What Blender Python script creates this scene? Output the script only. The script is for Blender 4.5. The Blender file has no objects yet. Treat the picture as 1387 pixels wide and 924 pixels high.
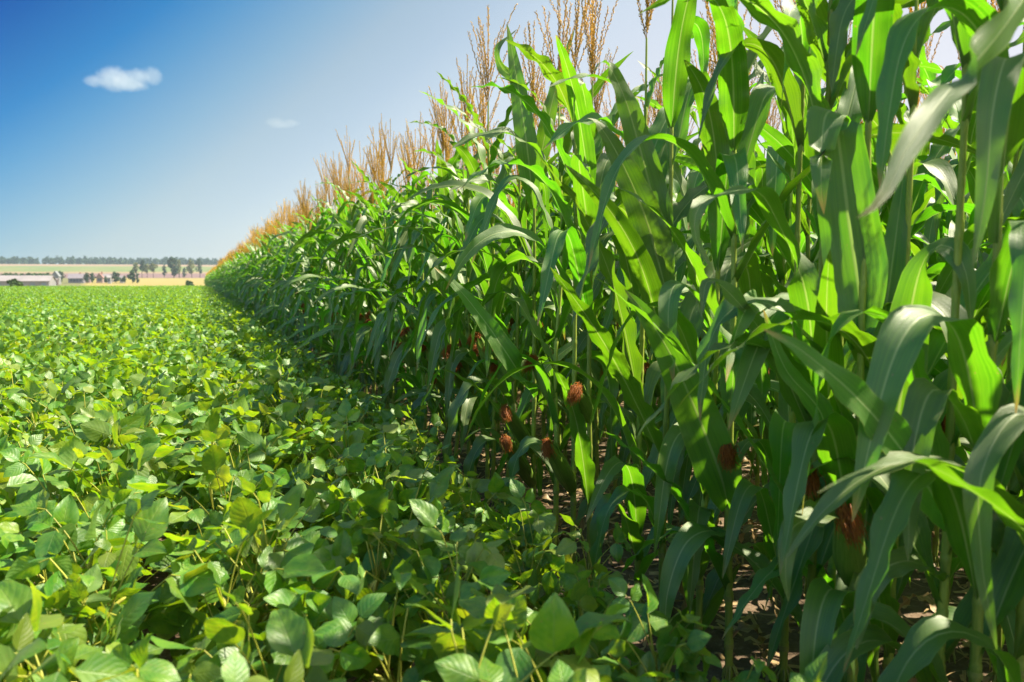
import bpy, bmesh, math, random
import numpy as np
from mathutils import Vector, Matrix, Euler

R = math.radians
rng = np.random.RandomState(11)
SC = bpy.context.scene
COL = SC.collection

# ------------------------------------------------------------------ camera
CAM_H, YAW, PITCH, LENS = 1.2, 21.4, -4.35, 28.0
cam_d = bpy.data.cameras.new('camera')
cam = bpy.data.objects.new('camera', cam_d)
COL.objects.link(cam)
cam.location = (0, 0, CAM_H)
cam.rotation_euler = (R(90 + PITCH), 0, R(-YAW))
cam_d.lens = LENS
cam_d.sensor_width = 36
cam_d.clip_start = 0.05
cam_d.clip_end = 30000
cam_d.dof.use_dof = True
cam_d.dof.focus_distance = 3.4
cam_d.dof.aperture_fstop = 4.0
SC.camera = cam

# ------------------------------------------------------------------ sky and sun
SUN_AZ, SUN_EL = 100.0, 52.0           # azimuth clockwise from +Y (the row direction)
w = bpy.data.worlds.new('World')
SC.world = w
w.use_nodes = True
nt = w.node_tree
nt.nodes.clear()
sky = nt.nodes.new('ShaderNodeTexSky')
sky.sky_type = 'NISHITA'
sky.sun_disc = False
sky.sun_elevation = R(SUN_EL)
sky.sun_rotation = R(SUN_AZ)
sky.altitude = 100
sky.air_density = 1.0
sky.dust_density = 0.6
sky.ozone_density = 3.0
SKY_STRENGTH, EXPOSURE = 0.15, 1.6
bg = nt.nodes.new('ShaderNodeBackground')
bg.inputs['Strength'].default_value = SKY_STRENGTH
wo = nt.nodes.new('ShaderNodeOutputWorld')
nt.links.new(bg.outputs[0], wo.inputs['Surface'])
hs = nt.nodes.new('ShaderNodeGamma')                # thick summer air evens the sky out from zenith to horizon
hs.inputs['Gamma'].default_value = 0.3
nt.links.new(sky.outputs[0], hs.inputs['Color'])

def _m(op, a, b=0.0, clamp=False):
    nd = nt.nodes.new('ShaderNodeMath'); nd.operation = op; nd.use_clamp = clamp
    for i, x in enumerate((a, b)):
        if isinstance(x, (int, float)): nd.inputs[i].default_value = x
        else: nt.links.new(x, nd.inputs[i])
    return nd.outputs[0]
# polarised band of deep blue high in the north-west, milky air elsewhere, mirrored pale on the unseen left as added fill
_tc = nt.nodes.new('ShaderNodeTexCoord')
_dp = nt.nodes.new('ShaderNodeVectorMath'); _dp.operation = 'DOT_PRODUCT'
nt.links.new(_tc.outputs['Generated'], _dp.inputs[0])
_dp.inputs[1].default_value = (0.931, -0.365, 0.0)
_sz = nt.nodes.new('ShaderNodeSeparateXYZ'); nt.links.new(_tc.outputs['Generated'], _sz.inputs[0])
_u = _m('SUBTRACT', _m('ABSOLUTE', _m('ADD', _dp.outputs['Value'], 0.56)), 0.56)
_g = _m('SUBTRACT', _u, _m('MULTIPLY', _m('MINIMUM', _m('MAXIMUM', _sz.outputs[2], 0.0), 0.32), 1.2))
_rp = nt.nodes.new('ShaderNodeValToRGB')
_r0, _r1 = -0.95, 0.15
nt.links.new(_m('DIVIDE', _m('SUBTRACT', _g, _r0), _r1 - _r0, True), _rp.inputs[0])
SKY_STOPS = [(-0.86, (0.0, 0.068, 0.270)), (-0.73, (0.030, 0.185, 0.380)), (-0.67, (0.095, 0.255, 0.405)), (-0.58, (0.222, 0.345, 0.425)),
             (-0.50, (0.345, 0.410, 0.440)), (-0.42, (0.400, 0.450, 0.480)), (-0.31, (0.516, 0.530, 0.535)), (-0.02, (0.615, 0.555, 0.535))]
els = _rp.color_ramp.elements
while len(els) < len(SKY_STOPS): els.new(0.5)
for e_, (p_, c_) in zip(els, SKY_STOPS):
    e_.position = (p_ - _r0) / (_r1 - _r0)
for e_, (p_, c_) in zip(sorted(els, key=lambda q: q.position), SKY_STOPS):
    e_.color = (*c_, 1)
_mu = nt.nodes.new('ShaderNodeVectorMath'); _mu.operation = 'MULTIPLY'
nt.links.new(hs.outputs[0], _mu.inputs[0]); nt.links.new(_rp.outputs[0], _mu.inputs[1])
_ms = nt.nodes.new('ShaderNodeVectorMath'); _ms.operation = 'SCALE'
nt.links.new(_mu.outputs[0], _ms.inputs[0]); # added fill: unseen sky behind the camera is brightened to lift the shade
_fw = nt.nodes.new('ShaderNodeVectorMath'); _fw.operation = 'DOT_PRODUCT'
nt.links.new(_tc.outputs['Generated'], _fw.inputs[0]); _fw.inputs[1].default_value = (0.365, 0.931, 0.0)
_back_fill = _m('MULTIPLY', _m('SUBTRACT', 0.45, _fw.outputs['Value']), 1.4, True)
_sc = _m('MULTIPLY', _m('ADD', _m('MULTIPLY', _back_fill, 0.75), 1.0), 1.0 / (SKY_STRENGTH * 2 ** EXPOSURE))
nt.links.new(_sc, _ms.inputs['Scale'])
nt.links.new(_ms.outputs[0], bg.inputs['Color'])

sun_d = bpy.data.lights.new('sun', 'SUN')
sun_d.energy = 5.0
sun_d.angle = R(0.53)
sun_d.color = (1.0, 0.90, 0.70)
sun = bpy.data.objects.new('sun', sun_d)
COL.objects.link(sun)
sdir = Vector((math.sin(R(SUN_AZ)) * math.cos(R(SUN_EL)), math.cos(R(SUN_AZ)) * math.cos(R(SUN_EL)), math.sin(R(SUN_EL))))
sun.rotation_euler = sdir.to_track_quat('Z', 'Y').to_euler()
sun.location = (30, 10, 60)

SC.view_settings.view_transform = 'Standard'
SC.view_settings.look = 'None'
SC.view_settings.exposure = EXPOSURE
SC.view_settings.gamma = 1.0
SC.view_settings.use_curve_mapping = False
cy = SC.cycles
cy.max_bounces = 10
cy.diffuse_bounces = 4
cy.glossy_bounces = 2
cy.transmission_bounces = 6
cy.volume_bounces = 3
cy.caustics_reflective = False
cy.caustics_refractive = False
cy.use_denoising = True
cy.sample_clamp_indirect = 6.0

# ------------------------------------------------------------------ projection helpers
F_PX = LENS / 36.0 * 1387.0
CM = Matrix.LocRotScale(cam.location, cam.rotation_euler.to_quaternion(), None)
CI = np.array(CM.inverted())

def project(p):
    p = np.asarray(p, float).reshape(-1, 3)
    q = p @ CI[:3, :3].T + CI[:3, 3]
    d = -q[:, 2]
    dd = np.where(np.abs(d) < 1e-6, 1e-6, d)
    return 693.5 + q[:, 0] / dd * F_PX, 462.0 - q[:, 1] / dd * F_PX, d

def ray_point(px, py, depth):
    """A point of the place that stands 'depth' metres in front of the lens."""
    return CM @ Vector(((px - 693.5) / F_PX * depth, (462.0 - py) / F_PX * depth, -depth))

# ------------------------------------------------------------------ mesh builder
class MB:
    def __init__(s):
        s.v, s.uv, s.rn, s.q, s.t, s.qm, s.tm = [], [], [], [], [], [], []
        s.n = 0
    def add(s, v, q=None, t=None, uv=None, rnd=0.5, mat=0):
        v = np.asarray(v, np.float32).reshape(-1, 3)
        k = len(v)
        s.v.append(v)
        s.uv.append(np.zeros((k, 2), np.float32) if uv is None else np.asarray(uv, np.float32).reshape(-1, 2))
        s.rn.append(np.full(k, rnd, np.float32) if np.isscalar(rnd) else np.asarray(rnd, np.float32))
        if q is not None and len(q):
            q = np.asarray(q, np.int32).reshape(-1, 4)
            s.q.append(q + s.n)
            s.qm.append(np.full(len(q), mat, np.int32) if np.isscalar(mat) else np.asarray(mat, np.int32))
        if t is not None and len(t):
            t = np.asarray(t, np.int32).reshape(-1, 3)
            s.t.append(t + s.n)
            s.tm.append(np.full(len(t), mat, np.int32))
        s.n += k
    def add_grid(s, P, rnd=0.5, mat=0, wrap=False, uvscale=(1, 1)):
        P = np.asarray(P, np.float32)
        n, m = P.shape[:2]
        i = np.arange(n - 1)[:, None]
        if wrap:
            j = np.arange(m)[None, :]
            j2 = (j + 1) % m
        else:
            j = np.arange(m - 1)[None, :]
            j2 = j + 1
        q = np.stack([i * m + j, i * m + j2, (i + 1) * m + j2, (i + 1) * m + j], -1).reshape(-1, 4)
        u = np.linspace(0, 1, m) * uvscale[0]
        v = np.linspace(0, 1, n) * uvscale[1]
        uv = np.stack(np.broadcast_arrays(u[None, :], v[:, None]), -1)
        s.add(P.reshape(-1, 3), q=q, uv=uv, rnd=rnd, mat=mat)
    def arrays(s):
        c = lambda l, d: np.concatenate(l) if l else np.zeros((0, d), np.int32)
        return dict(v=np.concatenate(s.v), uv=np.concatenate(s.uv), rn=np.concatenate(s.rn), q=c(s.q, 4), t=c(s.t, 3),
                    qm=np.concatenate(s.qm) if s.qm else np.zeros(0, np.int32), tm=np.concatenate(s.tm) if s.tm else np.zeros(0, np.int32))
    def add_copies(s, a, mats, rnds):
        """Many transformed copies of the arrays A: mats (k,4,4)."""
        k, n = len(mats), len(a['v'])
        V = np.einsum('kij,nj->kni', mats[:, :3, :3], a['v']) + mats[:, None, :3, 3]
        off = (np.arange(k) * n)[:, None, None]
        s.v.append(V.reshape(-1, 3).astype(np.float32))
        s.uv.append(np.tile(a['uv'], (k, 1)))
        s.rn.append(((a['rn'][None, :] * 0.6 + rnds[:, None] * 0.4)).reshape(-1).astype(np.float32))
        if len(a['q']):
            s.q.append((a['q'][None] + off).reshape(-1, 4).astype(np.int32) + s.n)
            s.qm.append(np.tile(a['qm'], k))
        if len(a['t']):
            s.t.append((a['t'][None] + off).reshape(-1, 3).astype(np.int32) + s.n)
            s.tm.append(np.tile(a['tm'], k))
        s.n += k * n
    def mesh(s, name, mats, smooth=True):
        a = s.arrays()
        me = bpy.data.meshes.new(name)
        nq, ntr = len(a['q']), len(a['t'])
        loops = np.concatenate([a['q'].ravel(), a['t'].ravel()]).astype(np.int32)
        starts = np.concatenate([np.arange(nq) * 4, nq * 4 + np.arange(ntr) * 3]).astype(np.int32)
        me.vertices.add(len(a['v']))
        me.vertices.foreach_set('co', a['v'].ravel())
        me.loops.add(len(loops))
        me.loops.foreach_set('vertex_index', loops)
        me.polygons.add(nq + ntr)
        me.polygons.foreach_set('loop_start', starts)
        me.polygons.foreach_set('material_index', np.concatenate([a['qm'], a['tm']]).astype(np.int32))
        me.polygons.foreach_set('use_smooth', np.full(nq + ntr, smooth, bool))
        me.update(calc_edges=True)
        uvl = me.uv_layers.new(name='UVMap')
        uvl.data.foreach_set('uv', a['uv'][loops].ravel())
        at = me.attributes.new('rnd', 'FLOAT', 'POINT')
        at.data.foreach_set('value', a['rn'])
        for m in (mats if isinstance(mats, (list, tuple)) else [mats]):
            me.materials.append(m)
        return me

def link(name, me, parent=None, loc=None):
    o = bpy.data.objects.new(name, me)
    COL.objects.link(o)
    if parent is not None:
        o.parent = parent
    if loc is not None:
        o.location = loc
    return o

def tag(o, label=None, cat=None, group=None, kind=None):
    if label: o['label'] = label
    if cat: o['category'] = cat
    if group: o['group'] = group
    if kind: o['kind'] = kind
    return o

def empty(name, loc=(0, 0, 0), rz=0):
    o = bpy.data.objects.new(name, None)
    COL.objects.link(o)
    o.empty_display_size = 0.1
    o.location = loc
    o.rotation_euler = (0, 0, rz)
    return o

def nrmz(a):
    return a / np.maximum(np.linalg.norm(a, axis=-1, keepdims=True), 1e-9)

def tube(mb, pts, rad, sides=6, mat=0, rnd=0.5):
    pts = np.asarray(pts, float)
    n = len(pts)
    rad = np.broadcast_to(np.asarray(rad, float), (n,))
    d = nrmz(np.gradient(pts, axis=0))
    ref = np.where(np.abs(d[:, 2:3]) > 0.9, np.array([[1.0, 0, 0]]), np.array([[0, 0, 1.0]]))
    ref = np.broadcast_to(ref[n // 2:n // 2 + 1], d.shape)
    b = nrmz(np.cross(d, ref))
    c = np.cross(b, d)
    a = np.arange(sides) / sides * 2 * math.pi
    P = pts[:, None] + rad[:, None, None] * (np.cos(a)[None, :, None] * b[:, None] + np.sin(a)[None, :, None] * c[:, None])
    mb.add_grid(P, mat=mat, rnd=rnd, wrap=True)

def mat44(x, y, z, rz, sc=1.0, tx=0.0, ty=0.0):
    m = Matrix.LocRotScale(Vector((x, y, z)), Euler((tx, ty, rz)), Vector((sc, sc, sc)))
    return np.array(m)

# ------------------------------------------------------------------ material helpers
def new_mat(name):
    m = bpy.data.materials.new(name)
    m.use_nodes = True
    m.node_tree.nodes.clear()
    return m, m.node_tree

class NT:
    """Small helper that writes node graphs."""
    def __init__(s, tree): s.t = tree
    def n(s, kind, **kw):
        nd = s.t.nodes.new(kind)
        for k, v in kw.items():
            setattr(nd, k, v)
        return nd
    def set(s, sock, val):
        if hasattr(val, 'links') or isinstance(val, bpy.types.NodeSocket):
            s.t.links.new(val, sock)
        elif isinstance(val, (tuple, list)) and len(val) == 3 and sock.type == 'RGBA':
            sock.default_value = (*val, 1)
        else:
            sock.default_value = val
    def math(s, op, a, b=0.0, c=None, clamp=False):
        nd = s.n('ShaderNodeMath', operation=op, use_clamp=clamp)
        s.set(nd.inputs[0], a); s.set(nd.inputs[1], b)
        if c is not None: s.set(nd.inputs[2], c)
        return nd.outputs[0]
    def mix(s, f, a, b, blend='MIX'):
        nd = s.n('ShaderNodeMix', data_type='RGBA', blend_type=blend)
        s.set(nd.inputs[0], f); s.set(nd.inputs[6], a); s.set(nd.inputs[7], b)
        return nd.outputs[2]
    def mapr(s, v, a, b, c, d, smooth=True):
        nd = s.n('ShaderNodeMapRange')
        nd.interpolation_type = 'SMOOTHSTEP' if smooth else 'LINEAR'
        s.set(nd.inputs[0], v)
        for i, x in zip((1, 2, 3, 4), (a, b, c, d)):
            s.set(nd.inputs[i], x)
        return nd.outputs[0]
    def noise(s, vec, scale, detail=3, rough=0.55):
        nd = s.n('ShaderNodeTexNoise')
        if vec is not None: s.set(nd.inputs['Vector'], vec)
        nd.inputs['Scale'].default_value = scale
        nd.inputs['Detail'].default_value = detail
        nd.inputs['Roughness'].default_value = rough
        return nd.outputs['Fac']
    def comb(s, x, y, z):
        nd = s.n('ShaderNodeCombineXYZ')
        s.set(nd.inputs[0], x); s.set(nd.inputs[1], y); s.set(nd.inputs[2], z)
        return nd.outputs[0]
    def sep(s, v):
        nd = s.n('ShaderNodeSeparateXYZ')
        s.set(nd.inputs[0], v)
        return nd.outputs
    def uv(s):
        return s.sep(s.n('ShaderNodeTexCoord').outputs['UV'])
    def attr(s, name):
        return s.n('ShaderNodeAttribute', attribute_name=name).outputs['Fac']
    def objrand(s):
        return s.n('ShaderNodeObjectInfo').outputs['Random']
    def hsv(s, col, h=0.5, sat=1.0, val=1.0):
        nd = s.n('ShaderNodeHueSaturation')
        s.set(nd.inputs['Hue'], h); s.set(nd.inputs['Saturation'], sat); s.set(nd.inputs['Value'], val); s.set(nd.inputs['Color'], col)
        return nd.outputs[0]
    def bump(s, h, strength, dist=0.001):
        nd = s.n('ShaderNodeBump')
        nd.inputs['Strength'].default_value = strength
        nd.inputs['Distance'].default_value = dist
        s.set(nd.inputs['Height'], h)
        return nd.outputs[0]
    def principled(s, col, rough=0.5, spec=0.5, normal=None, **kw):
        nd = s.n('ShaderNodeBsdfPrincipled')
        s.set(nd.inputs['Base Color'], col); s.set(nd.inputs['Roughness'], rough)
        s.set(nd.inputs['Specular IOR Level'], spec)
        if normal is not None: s.set(nd.inputs['Normal'], normal)
        for k, v in kw.items(): s.set(nd.inputs[k], v)
        return nd.outputs[0]
    def out(s, sh, vol=False):
        o = s.n('ShaderNodeOutputMaterial')
        s.t.links.new(sh, o.inputs['Volume' if vol else 'Surface'])
    def leaf(s, col, tcol, tf, rough, spec, normal, **kw):
        p = s.principled(col, rough, spec, normal, **kw)
        tr = s.n('ShaderNodeBsdfTranslucent')
        s.set(tr.inputs['Color'], tcol)
        if normal is not None: s.set(tr.inputs['Normal'], normal)
        mx = s.n('ShaderNodeMixShader')
        s.set(mx.inputs[0], tf)
        s.t.links.new(p, mx.inputs[1]); s.t.links.new(tr.outputs[0], mx.inputs[2])
        s.out(mx.outputs[0])

def simple_mat(name, col, rough=0.7, spec=0.3, var=0.25, scale=8.0, bump=0.0):
    m, t = new_mat(name)
    N = NT(t)
    co = N.n('ShaderNodeTexCoord').outputs['Object']
    f = N.noise(co, scale, 4)
    c = N.mix(N.mapr(f, 0.3, 0.7, 0, 1), tuple(x * (1 - var) for x in col), tuple(min(1, x * (1 + var)) for x in col))
    c = N.hsv(c, val=N.mapr(N.objrand(), 0, 1, 0.88, 1.12, False))
    nm = N.bump(f, bump, 0.02) if bump else None
    N.out(N.principled(c, rough, spec, nm))
    return m

def corn_leaf_mat():
    m, t = new_mat('corn_leaf_blade')
    N = NT(t)
    U = N.uv()
    rnd = N.attr('rnd'); ob = N.objrand()
    a = N.math('ABSOLUTE', N.math('SUBTRACT', U[0], 0.5))
    seed = N.math('MULTIPLY', N.math('ADD', rnd, ob), 37.0)
    st = N.noise(N.comb(N.math('MULTIPLY', U[0], 26.0), N.math('MULTIPLY', U[1], 1.3), seed), 1.0, 3, 0.6)
    fine = N.noise(N.comb(N.math('MULTIPLY', U[0], 70.0), N.math('MULTIPLY', U[1], 2.0), seed), 1.0, 2, 0.6)
    big = N.noise(N.comb(N.math('MULTIPLY', U[0], 2.0), N.math('MULTIPLY', U[1], 5.0), seed), 1.0, 3, 0.6)
    mid = N.mapr(a, 0.012, 0.045, 1.0, 0.0)
    edge = N.mapr(a, 0.465, 0.5, 0.0, 1.0)
    tip = N.math('MULTIPLY', N.mapr(N.math('ADD', U[1], N.math('MULTIPLY', big, 0.12)), 0.98, 1.07, 0, 1), N.mapr(rnd, 0.35, 0.6, 0.15, 1))
    base = N.mix(N.mapr(st, 0.3, 0.7, 0, 1), (0.036, 0.112, 0.007), (0.062, 0.155, 0.010))
    base = N.mix(N.mapr(big, 0.35, 0.75, 0, 0.6), base, (0.072, 0.150, 0.016))
    tcol = N.mix(N.mapr(st, 0.3, 0.7, 0, 1), (0.058, 0.31, 0.003), (0.125, 0.45, 0.008))
    tcol = N.mix(N.mapr(big, 0.35, 0.75, 0, 0.6), tcol, (0.16, 0.42, 0.01))
    back = N.n('ShaderNodeNewGeometry').outputs['Backfacing']
    base = N.mix(N.math('MULTIPLY', back, 0.35), base, (0.085, 0.165, 0.045))
    base = N.mix(N.math('MULTIPLY', mid, 0.75), base, (0.26, 0.36, 0.13))
    tcol = N.mix(N.math('MULTIPLY', mid, 0.7), tcol, (0.34, 0.52, 0.12))
    base = N.mix(N.math('MULTIPLY', edge, 0.5), base, (0.26, 0.30, 0.06))
    base = N.mix(tip, base, (0.40, 0.28, 0.07)); tcol = N.mix(tip, tcol, (0.48, 0.30, 0.06))
    hue = N.mapr(rnd, 0, 1, 0.466, 0.502, False)
    val = N.math('MULTIPLY', N.mapr(rnd, 0, 1, 0.90, 1.32, False), N.mapr(ob, 0, 1, 0.90, 1.12, False))
    base = N.hsv(base, hue, 1.0, val); tcol = N.hsv(tcol, hue, 1.0, val)
    nm = N.bump(N.math('ADD', fine, N.math('MULTIPLY', mid, 0.8)), 0.55, 0.0012)
    rough = N.math('ADD', N.mapr(st, 0.3, 0.7, 0.36, 0.47), N.math('MULTIPLY', back, 0.10))
    spot = N.noise(N.comb(N.math('MULTIPLY', U[0], 14.0), N.math('MULTIPLY', U[1], 60.0), seed), 1.0, 2, 0.5)
    spot = N.math('MULTIPLY', N.mapr(spot, 0.70, 0.76, 0, 0.8), N.mapr(rnd, 0.3, 0.7, 0.2, 1.0))
    base = N.mix(spot, base, (0.30, 0.24, 0.08)); tcol = N.mix(spot, tcol, (0.36, 0.26, 0.06))
    N.leaf(base, tcol, 0.44, rough, 0.9, nm, **{'Coat Weight': 0.3, 'Coat Roughness': 0.5, 'Coat Normal': nm})
    return m

def soy_leaf_mat():
    m, t = new_mat('soybean_leaf_blade')
    N = NT(t)
    U = N.uv()
    rnd = N.attr('rnd'); ob = N.objrand()
    a = N.math('ABSOLUTE', N.math('SUBTRACT', U[0], 0.5))
    seed = N.math('MULTIPLY', N.math('ADD', rnd, ob), 53.0)
    tt = N.math('SUBTRACT', N.math('MULTIPLY', U[1], 6.5), N.math('MULTIPLY', a, 4.6))
    fr = N.math('ABSOLUTE', N.math('SUBTRACT', N.math('FRACT', tt), 0.5))
    side = N.mapr(fr, 0.0, 0.10, 1.0, 0.0)
    quilt = N.math('SINE', N.math('MULTIPLY', N.math('FRACT', N.math('ADD', tt, 0.5)), math.pi))
    mid = N.mapr(a, 0.010, 0.034, 1.0, 0.0)
    vein = N.math('MAXIMUM', mid, N.math('MULTIPLY', side, 0.7))
    net = N.noise(N.comb(N.math('MULTIPLY', U[0], 20.0), N.math('MULTIPLY', U[1], 22.0), seed), 1.0, 2, 0.6)
    big = N.noise(N.comb(N.math('MULTIPLY', U[0], 2.5), N.math('MULTIPLY', U[1], 2.5), seed), 1.0, 3, 0.6)
    base = N.mix(N.mapr(big, 0.3, 0.7, 0, 1), (0.055, 0.155, 0.010), (0.125, 0.230, 0.014))
    tcol = N.mix(N.mapr(big, 0.3, 0.7, 0, 1), (0.20, 0.46, 0.006), (0.42, 0.60, 0.010))
    back = N.n('ShaderNodeNewGeometry').outputs['Backfacing']
    base = N.mix(N.math('MULTIPLY', back, 0.55), base, (0.16, 0.235, 0.05))
    base = N.mix(N.math('MULTIPLY', vein, 0.30), base, (0.24, 0.32, 0.085))
    tcol = N.mix(N.math('MULTIPLY', vein, 0.2), tcol, (0.12, 0.26, 0.02))
    yel = N.mapr(rnd, 0.80, 1.0, 0, 0.38)
    base = N.mix(yel, base, (0.24, 0.26, 0.03)); tcol = N.mix(yel, tcol, (0.52, 0.56, 0.02))
    spot = N.noise(N.comb(N.math('MULTIPLY', U[0], 16.0), N.math('MULTIPLY', U[1], 18.0), seed), 1.0, 1, 0.5)
    spot = N.math('MULTIPLY', N.mapr(spot, 0.71, 0.76, 0, 0.9), N.mapr(ob, 0.2, 0.8, 0.1, 1.0))
    base = N.mix(spot, base, (0.30, 0.20, 0.06)); tcol = N.mix(spot, tcol, (0.30, 0.18, 0.03))
    hue = N.mapr(rnd, 0, 1, 0.504, 0.480, False)
    hue_b = N.mapr(rnd, 0, 1, 0.526, 0.496, False)
    val = N.math('MULTIPLY', N.mapr(N.math('FRACT', N.math('MULTIPLY', rnd, 7.3)), 0, 1, 0.8, 1.22, False), N.mapr(ob, 0, 1, 0.9, 1.1, False))
    base = N.hsv(base, hue_b, 1.0, val); tcol = N.hsv(tcol, hue, 1.0, val)
    nm = N.bump(N.math('ADD', N.math('ADD', N.math('MULTIPLY', quilt, 0.5), N.math('MULTIPLY', net, 0.35)), N.math('MULTIPLY', mid, -0.6)), 0.45, 0.0016)
    rough = N.math('ADD', N.mapr(net, 0.3, 0.7, 0.42, 0.54), N.math('MULTIPLY', back, 0.1))
    N.leaf(base, tcol, 0.40, rough, 0.75, nm, **{'Sheen Weight': 0.04, 'Sheen Roughness': 0.4})
    return m

def stem_mat(name, c1, c2, tf=0.0, spread=(0.8, 1.2)):
    m, t = new_mat(name)
    N = NT(t)
    U = N.uv(); rnd = N.attr('rnd')
    f = N.noise(N.comb(N.math('MULTIPLY', U[0], 9.0), N.math('MULTIPLY', U[1], 5.0), N.math('MULTIPLY', rnd, 20.0)), 1.0, 4, 0.6)
    c = N.mix(N.mapr(f, 0.3, 0.7, 0, 1), c1, c2)
    c = N.hsv(c, val=N.math('MULTIPLY', N.mapr(rnd, 0, 1, spread[0], spread[1], False), N.mapr(N.objrand(), 0, 1, 0.88, 1.12, False)))
    N.leaf(c, c, tf, 0.5, 0.4, N.bump(f, 0.3, 0.001))
    return m

M_CORN = corn_leaf_mat()
M_SOY = soy_leaf_mat()
M_STALK = stem_mat('corn_stalk_skin', (0.22, 0.30, 0.04), (0.32, 0.38, 0.06), 0.10)
M_NODE = stem_mat('corn_stalk_joint', (0.30, 0.30, 0.07), (0.20, 0.24, 0.05))
M_HUSK = stem_mat('corn_husk', (0.13, 0.25, 0.025), (0.21, 0.33, 0.05), 0.25)
M_SILK = stem_mat('corn_silk', (0.26, 0.060, 0.010), (0.62, 0.22, 0.026), 0.4)
M_TASSEL = stem_mat('corn_tassel_straw', (0.55, 0.35, 0.042), (0.82, 0.60, 0.14), 0.58, (0.55, 1.2))
M_DRY = stem_mat('dry_leaf', (0.26, 0.175, 0.075), (0.42, 0.30, 0.15), 0.25)
M_PETIOLE = stem_mat('soybean_stem_skin', (0.28, 0.31, 0.04), (0.42, 0.41, 0.06), 0.15)
M_POD = stem_mat('soybean_pod_skin', (0.38, 0.38, 0.06), (0.54, 0.50, 0.10), 0.15)

# ------------------------------------------------------------------ the ground and the far country
def ground_z(y):
    ys = [-9000, 90, 250, 420, 540, 760, 1000, 1250, 1480, 1900, 9000]
    zs = [0, 0, -1.5, -1.5, 0.0, 3.1, 9.0, 18.0, 27.0, 29, 20]
    return np.interp(y, ys, zs)

def make_ground():
    ys = np.unique(np.concatenate([np.linspace(-60, 120, 46), np.linspace(120, 1700, 120), np.linspace(1700, 5200, 30)]))
    xs = np.unique(np.concatenate([np.linspace(-3200, -200, 26), np.linspace(-200, 200, 41), np.linspace(200, 3200, 26)]))
    X, Y = np.meshgrid(xs, ys)
    Z = ground_z(Y) + np.where(Y > 500, np.sin(X / 310.0 + 1.2) * 1.2 * np.clip((Y - 500) / 600, 0, 1), 0)
    mb = MB()
    mb.add_grid(np.stack([X, Y, Z], -1))
    m, t = new_mat('fields_and_soil')
    N = NT(t)
    co = N.n('ShaderNodeTexCoord').outputs['Object']
    P = N.sep(co)
    warp = N.math('MULTIPLY', N.math('SUBTRACT', N.noise(N.comb(N.math('MULTIPLY', P[0], 0.004), N.math('MULTIPLY', P[1], 0.004), 0.0), 1.0, 2), 0.5), 30.0)
    yy = N.math('ADD', P[1], warp)
    n1 = N.noise(co, 3.0, 6, 0.65)
    n2 = N.noise(co, 45.0, 4, 0.6)
    soil = N.mix(N.mapr(n1, 0.3, 0.7, 0, 1), (0.075, 0.05, 0.032), (0.15, 0.105, 0.07))
    soil = N.mix(N.mapr(n2, 0.45, 0.7, 0, 0.6), soil, (0.20, 0.15, 0.105))
    far = N.noise(N.comb(N.math('MULTIPLY', P[0], 0.02), N.math('MULTIPLY', P[1], 0.05), 0.0), 1.0, 5, 0.6)
    def step(y, wdt=4): return N.mapr(yy, y - wdt, y + wdt, 0, 1, False)
    c = N.mix(step(96, 1), soil, N.mix(N.mapr(far, 0.3, 0.7, 0, 1), (0.22, 0.18, 0.055), (0.27, 0.22, 0.075)))
    leftside = N.mapr(N.math('SUBTRACT', P[0], N.math('MULTIPLY', P[1], -0.115)), -4, 0, 1, 0, False)
    c = N.mix(N.math('MULTIPLY', leftside, step(300)), c, (0.13, 0.13, 0.05))
    c = N.mix(step(735, 6), c, N.mix(N.mapr(far, 0.35, 0.65, 0, 1), (0.13, 0.08, 0.08), (0.18, 0.115, 0.11)))
    c = N.mix(step(960, 12), c, N.mix(N.mapr(far, 0.35, 0.65, 0, 1), (0.20, 0.15, 0.08), (0.24, 0.18, 0.10)))
    c = N.mix(step(1040, 12), c, N.mix(N.mapr(far, 0.35, 0.65, 0, 1), (0.09, 0.15, 0.04), (0.17, 0.17, 0.06)))
    c = N.mix(step(1340, 15), c, (0.24, 0.17, 0.11))
    c = N.mix(step(1470, 5), c, (0.12, 0.16, 0.06))
    N.out(N.principled(c, 0.9, 0.15, N.bump(N.math('ADD', n1, n2), 0.5, 0.02)))
    o = link('ground', mb.mesh('ground', m))
    tag(o, kind='structure')
make_ground()

def bg_xy(px, y):
    az = R(YAW) + math.atan((px - 693.5) / F_PX)
    return y * math.tan(az)
def bg_scale(px, y):
    """metres per photograph pixel at row distance y"""
    x = bg_xy(px, y)
    return project([[x, y, 0]])[2][0] / F_PX
def bg_h(px, py, y):
    """height of a point seen at that row of the photograph"""
    x = bg_xy(px, y)
    p = ray_point(px, py, 1.0) - cam.location
    return CAM_H + p.z / p.y * y

# distant foliage
def foliage_mat(name, c1, c2, tf=0.25):
    m, t = new_mat(name)
    N = NT(t)
    rnd = N.attr('rnd')
    c = N.mix(rnd, c1, c2)
    c = N.hsv(c, val=N.mapr(N.objrand(), 0, 1, 0.85, 1.15, False))
    N.leaf(c, N.hsv(c, val=1.4), tf, 0.7, 0.2, None)
    return m
M_FOL = foliage_mat('far_foliage', (0.035, 0.075, 0.022), (0.075, 0.125, 0.035))
M_FOL_B = foliage_mat('far_foliage_blue', (0.030, 0.062, 0.035), (0.058, 0.098, 0.048))
M_FOL_Y = foliage_mat('far_foliage_olive', (0.10, 0.13, 0.04), (0.17, 0.18, 0.06))
M_BARK = simple_mat('bark', (0.12, 0.09, 0.065), 0.9, 0.1)

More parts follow.
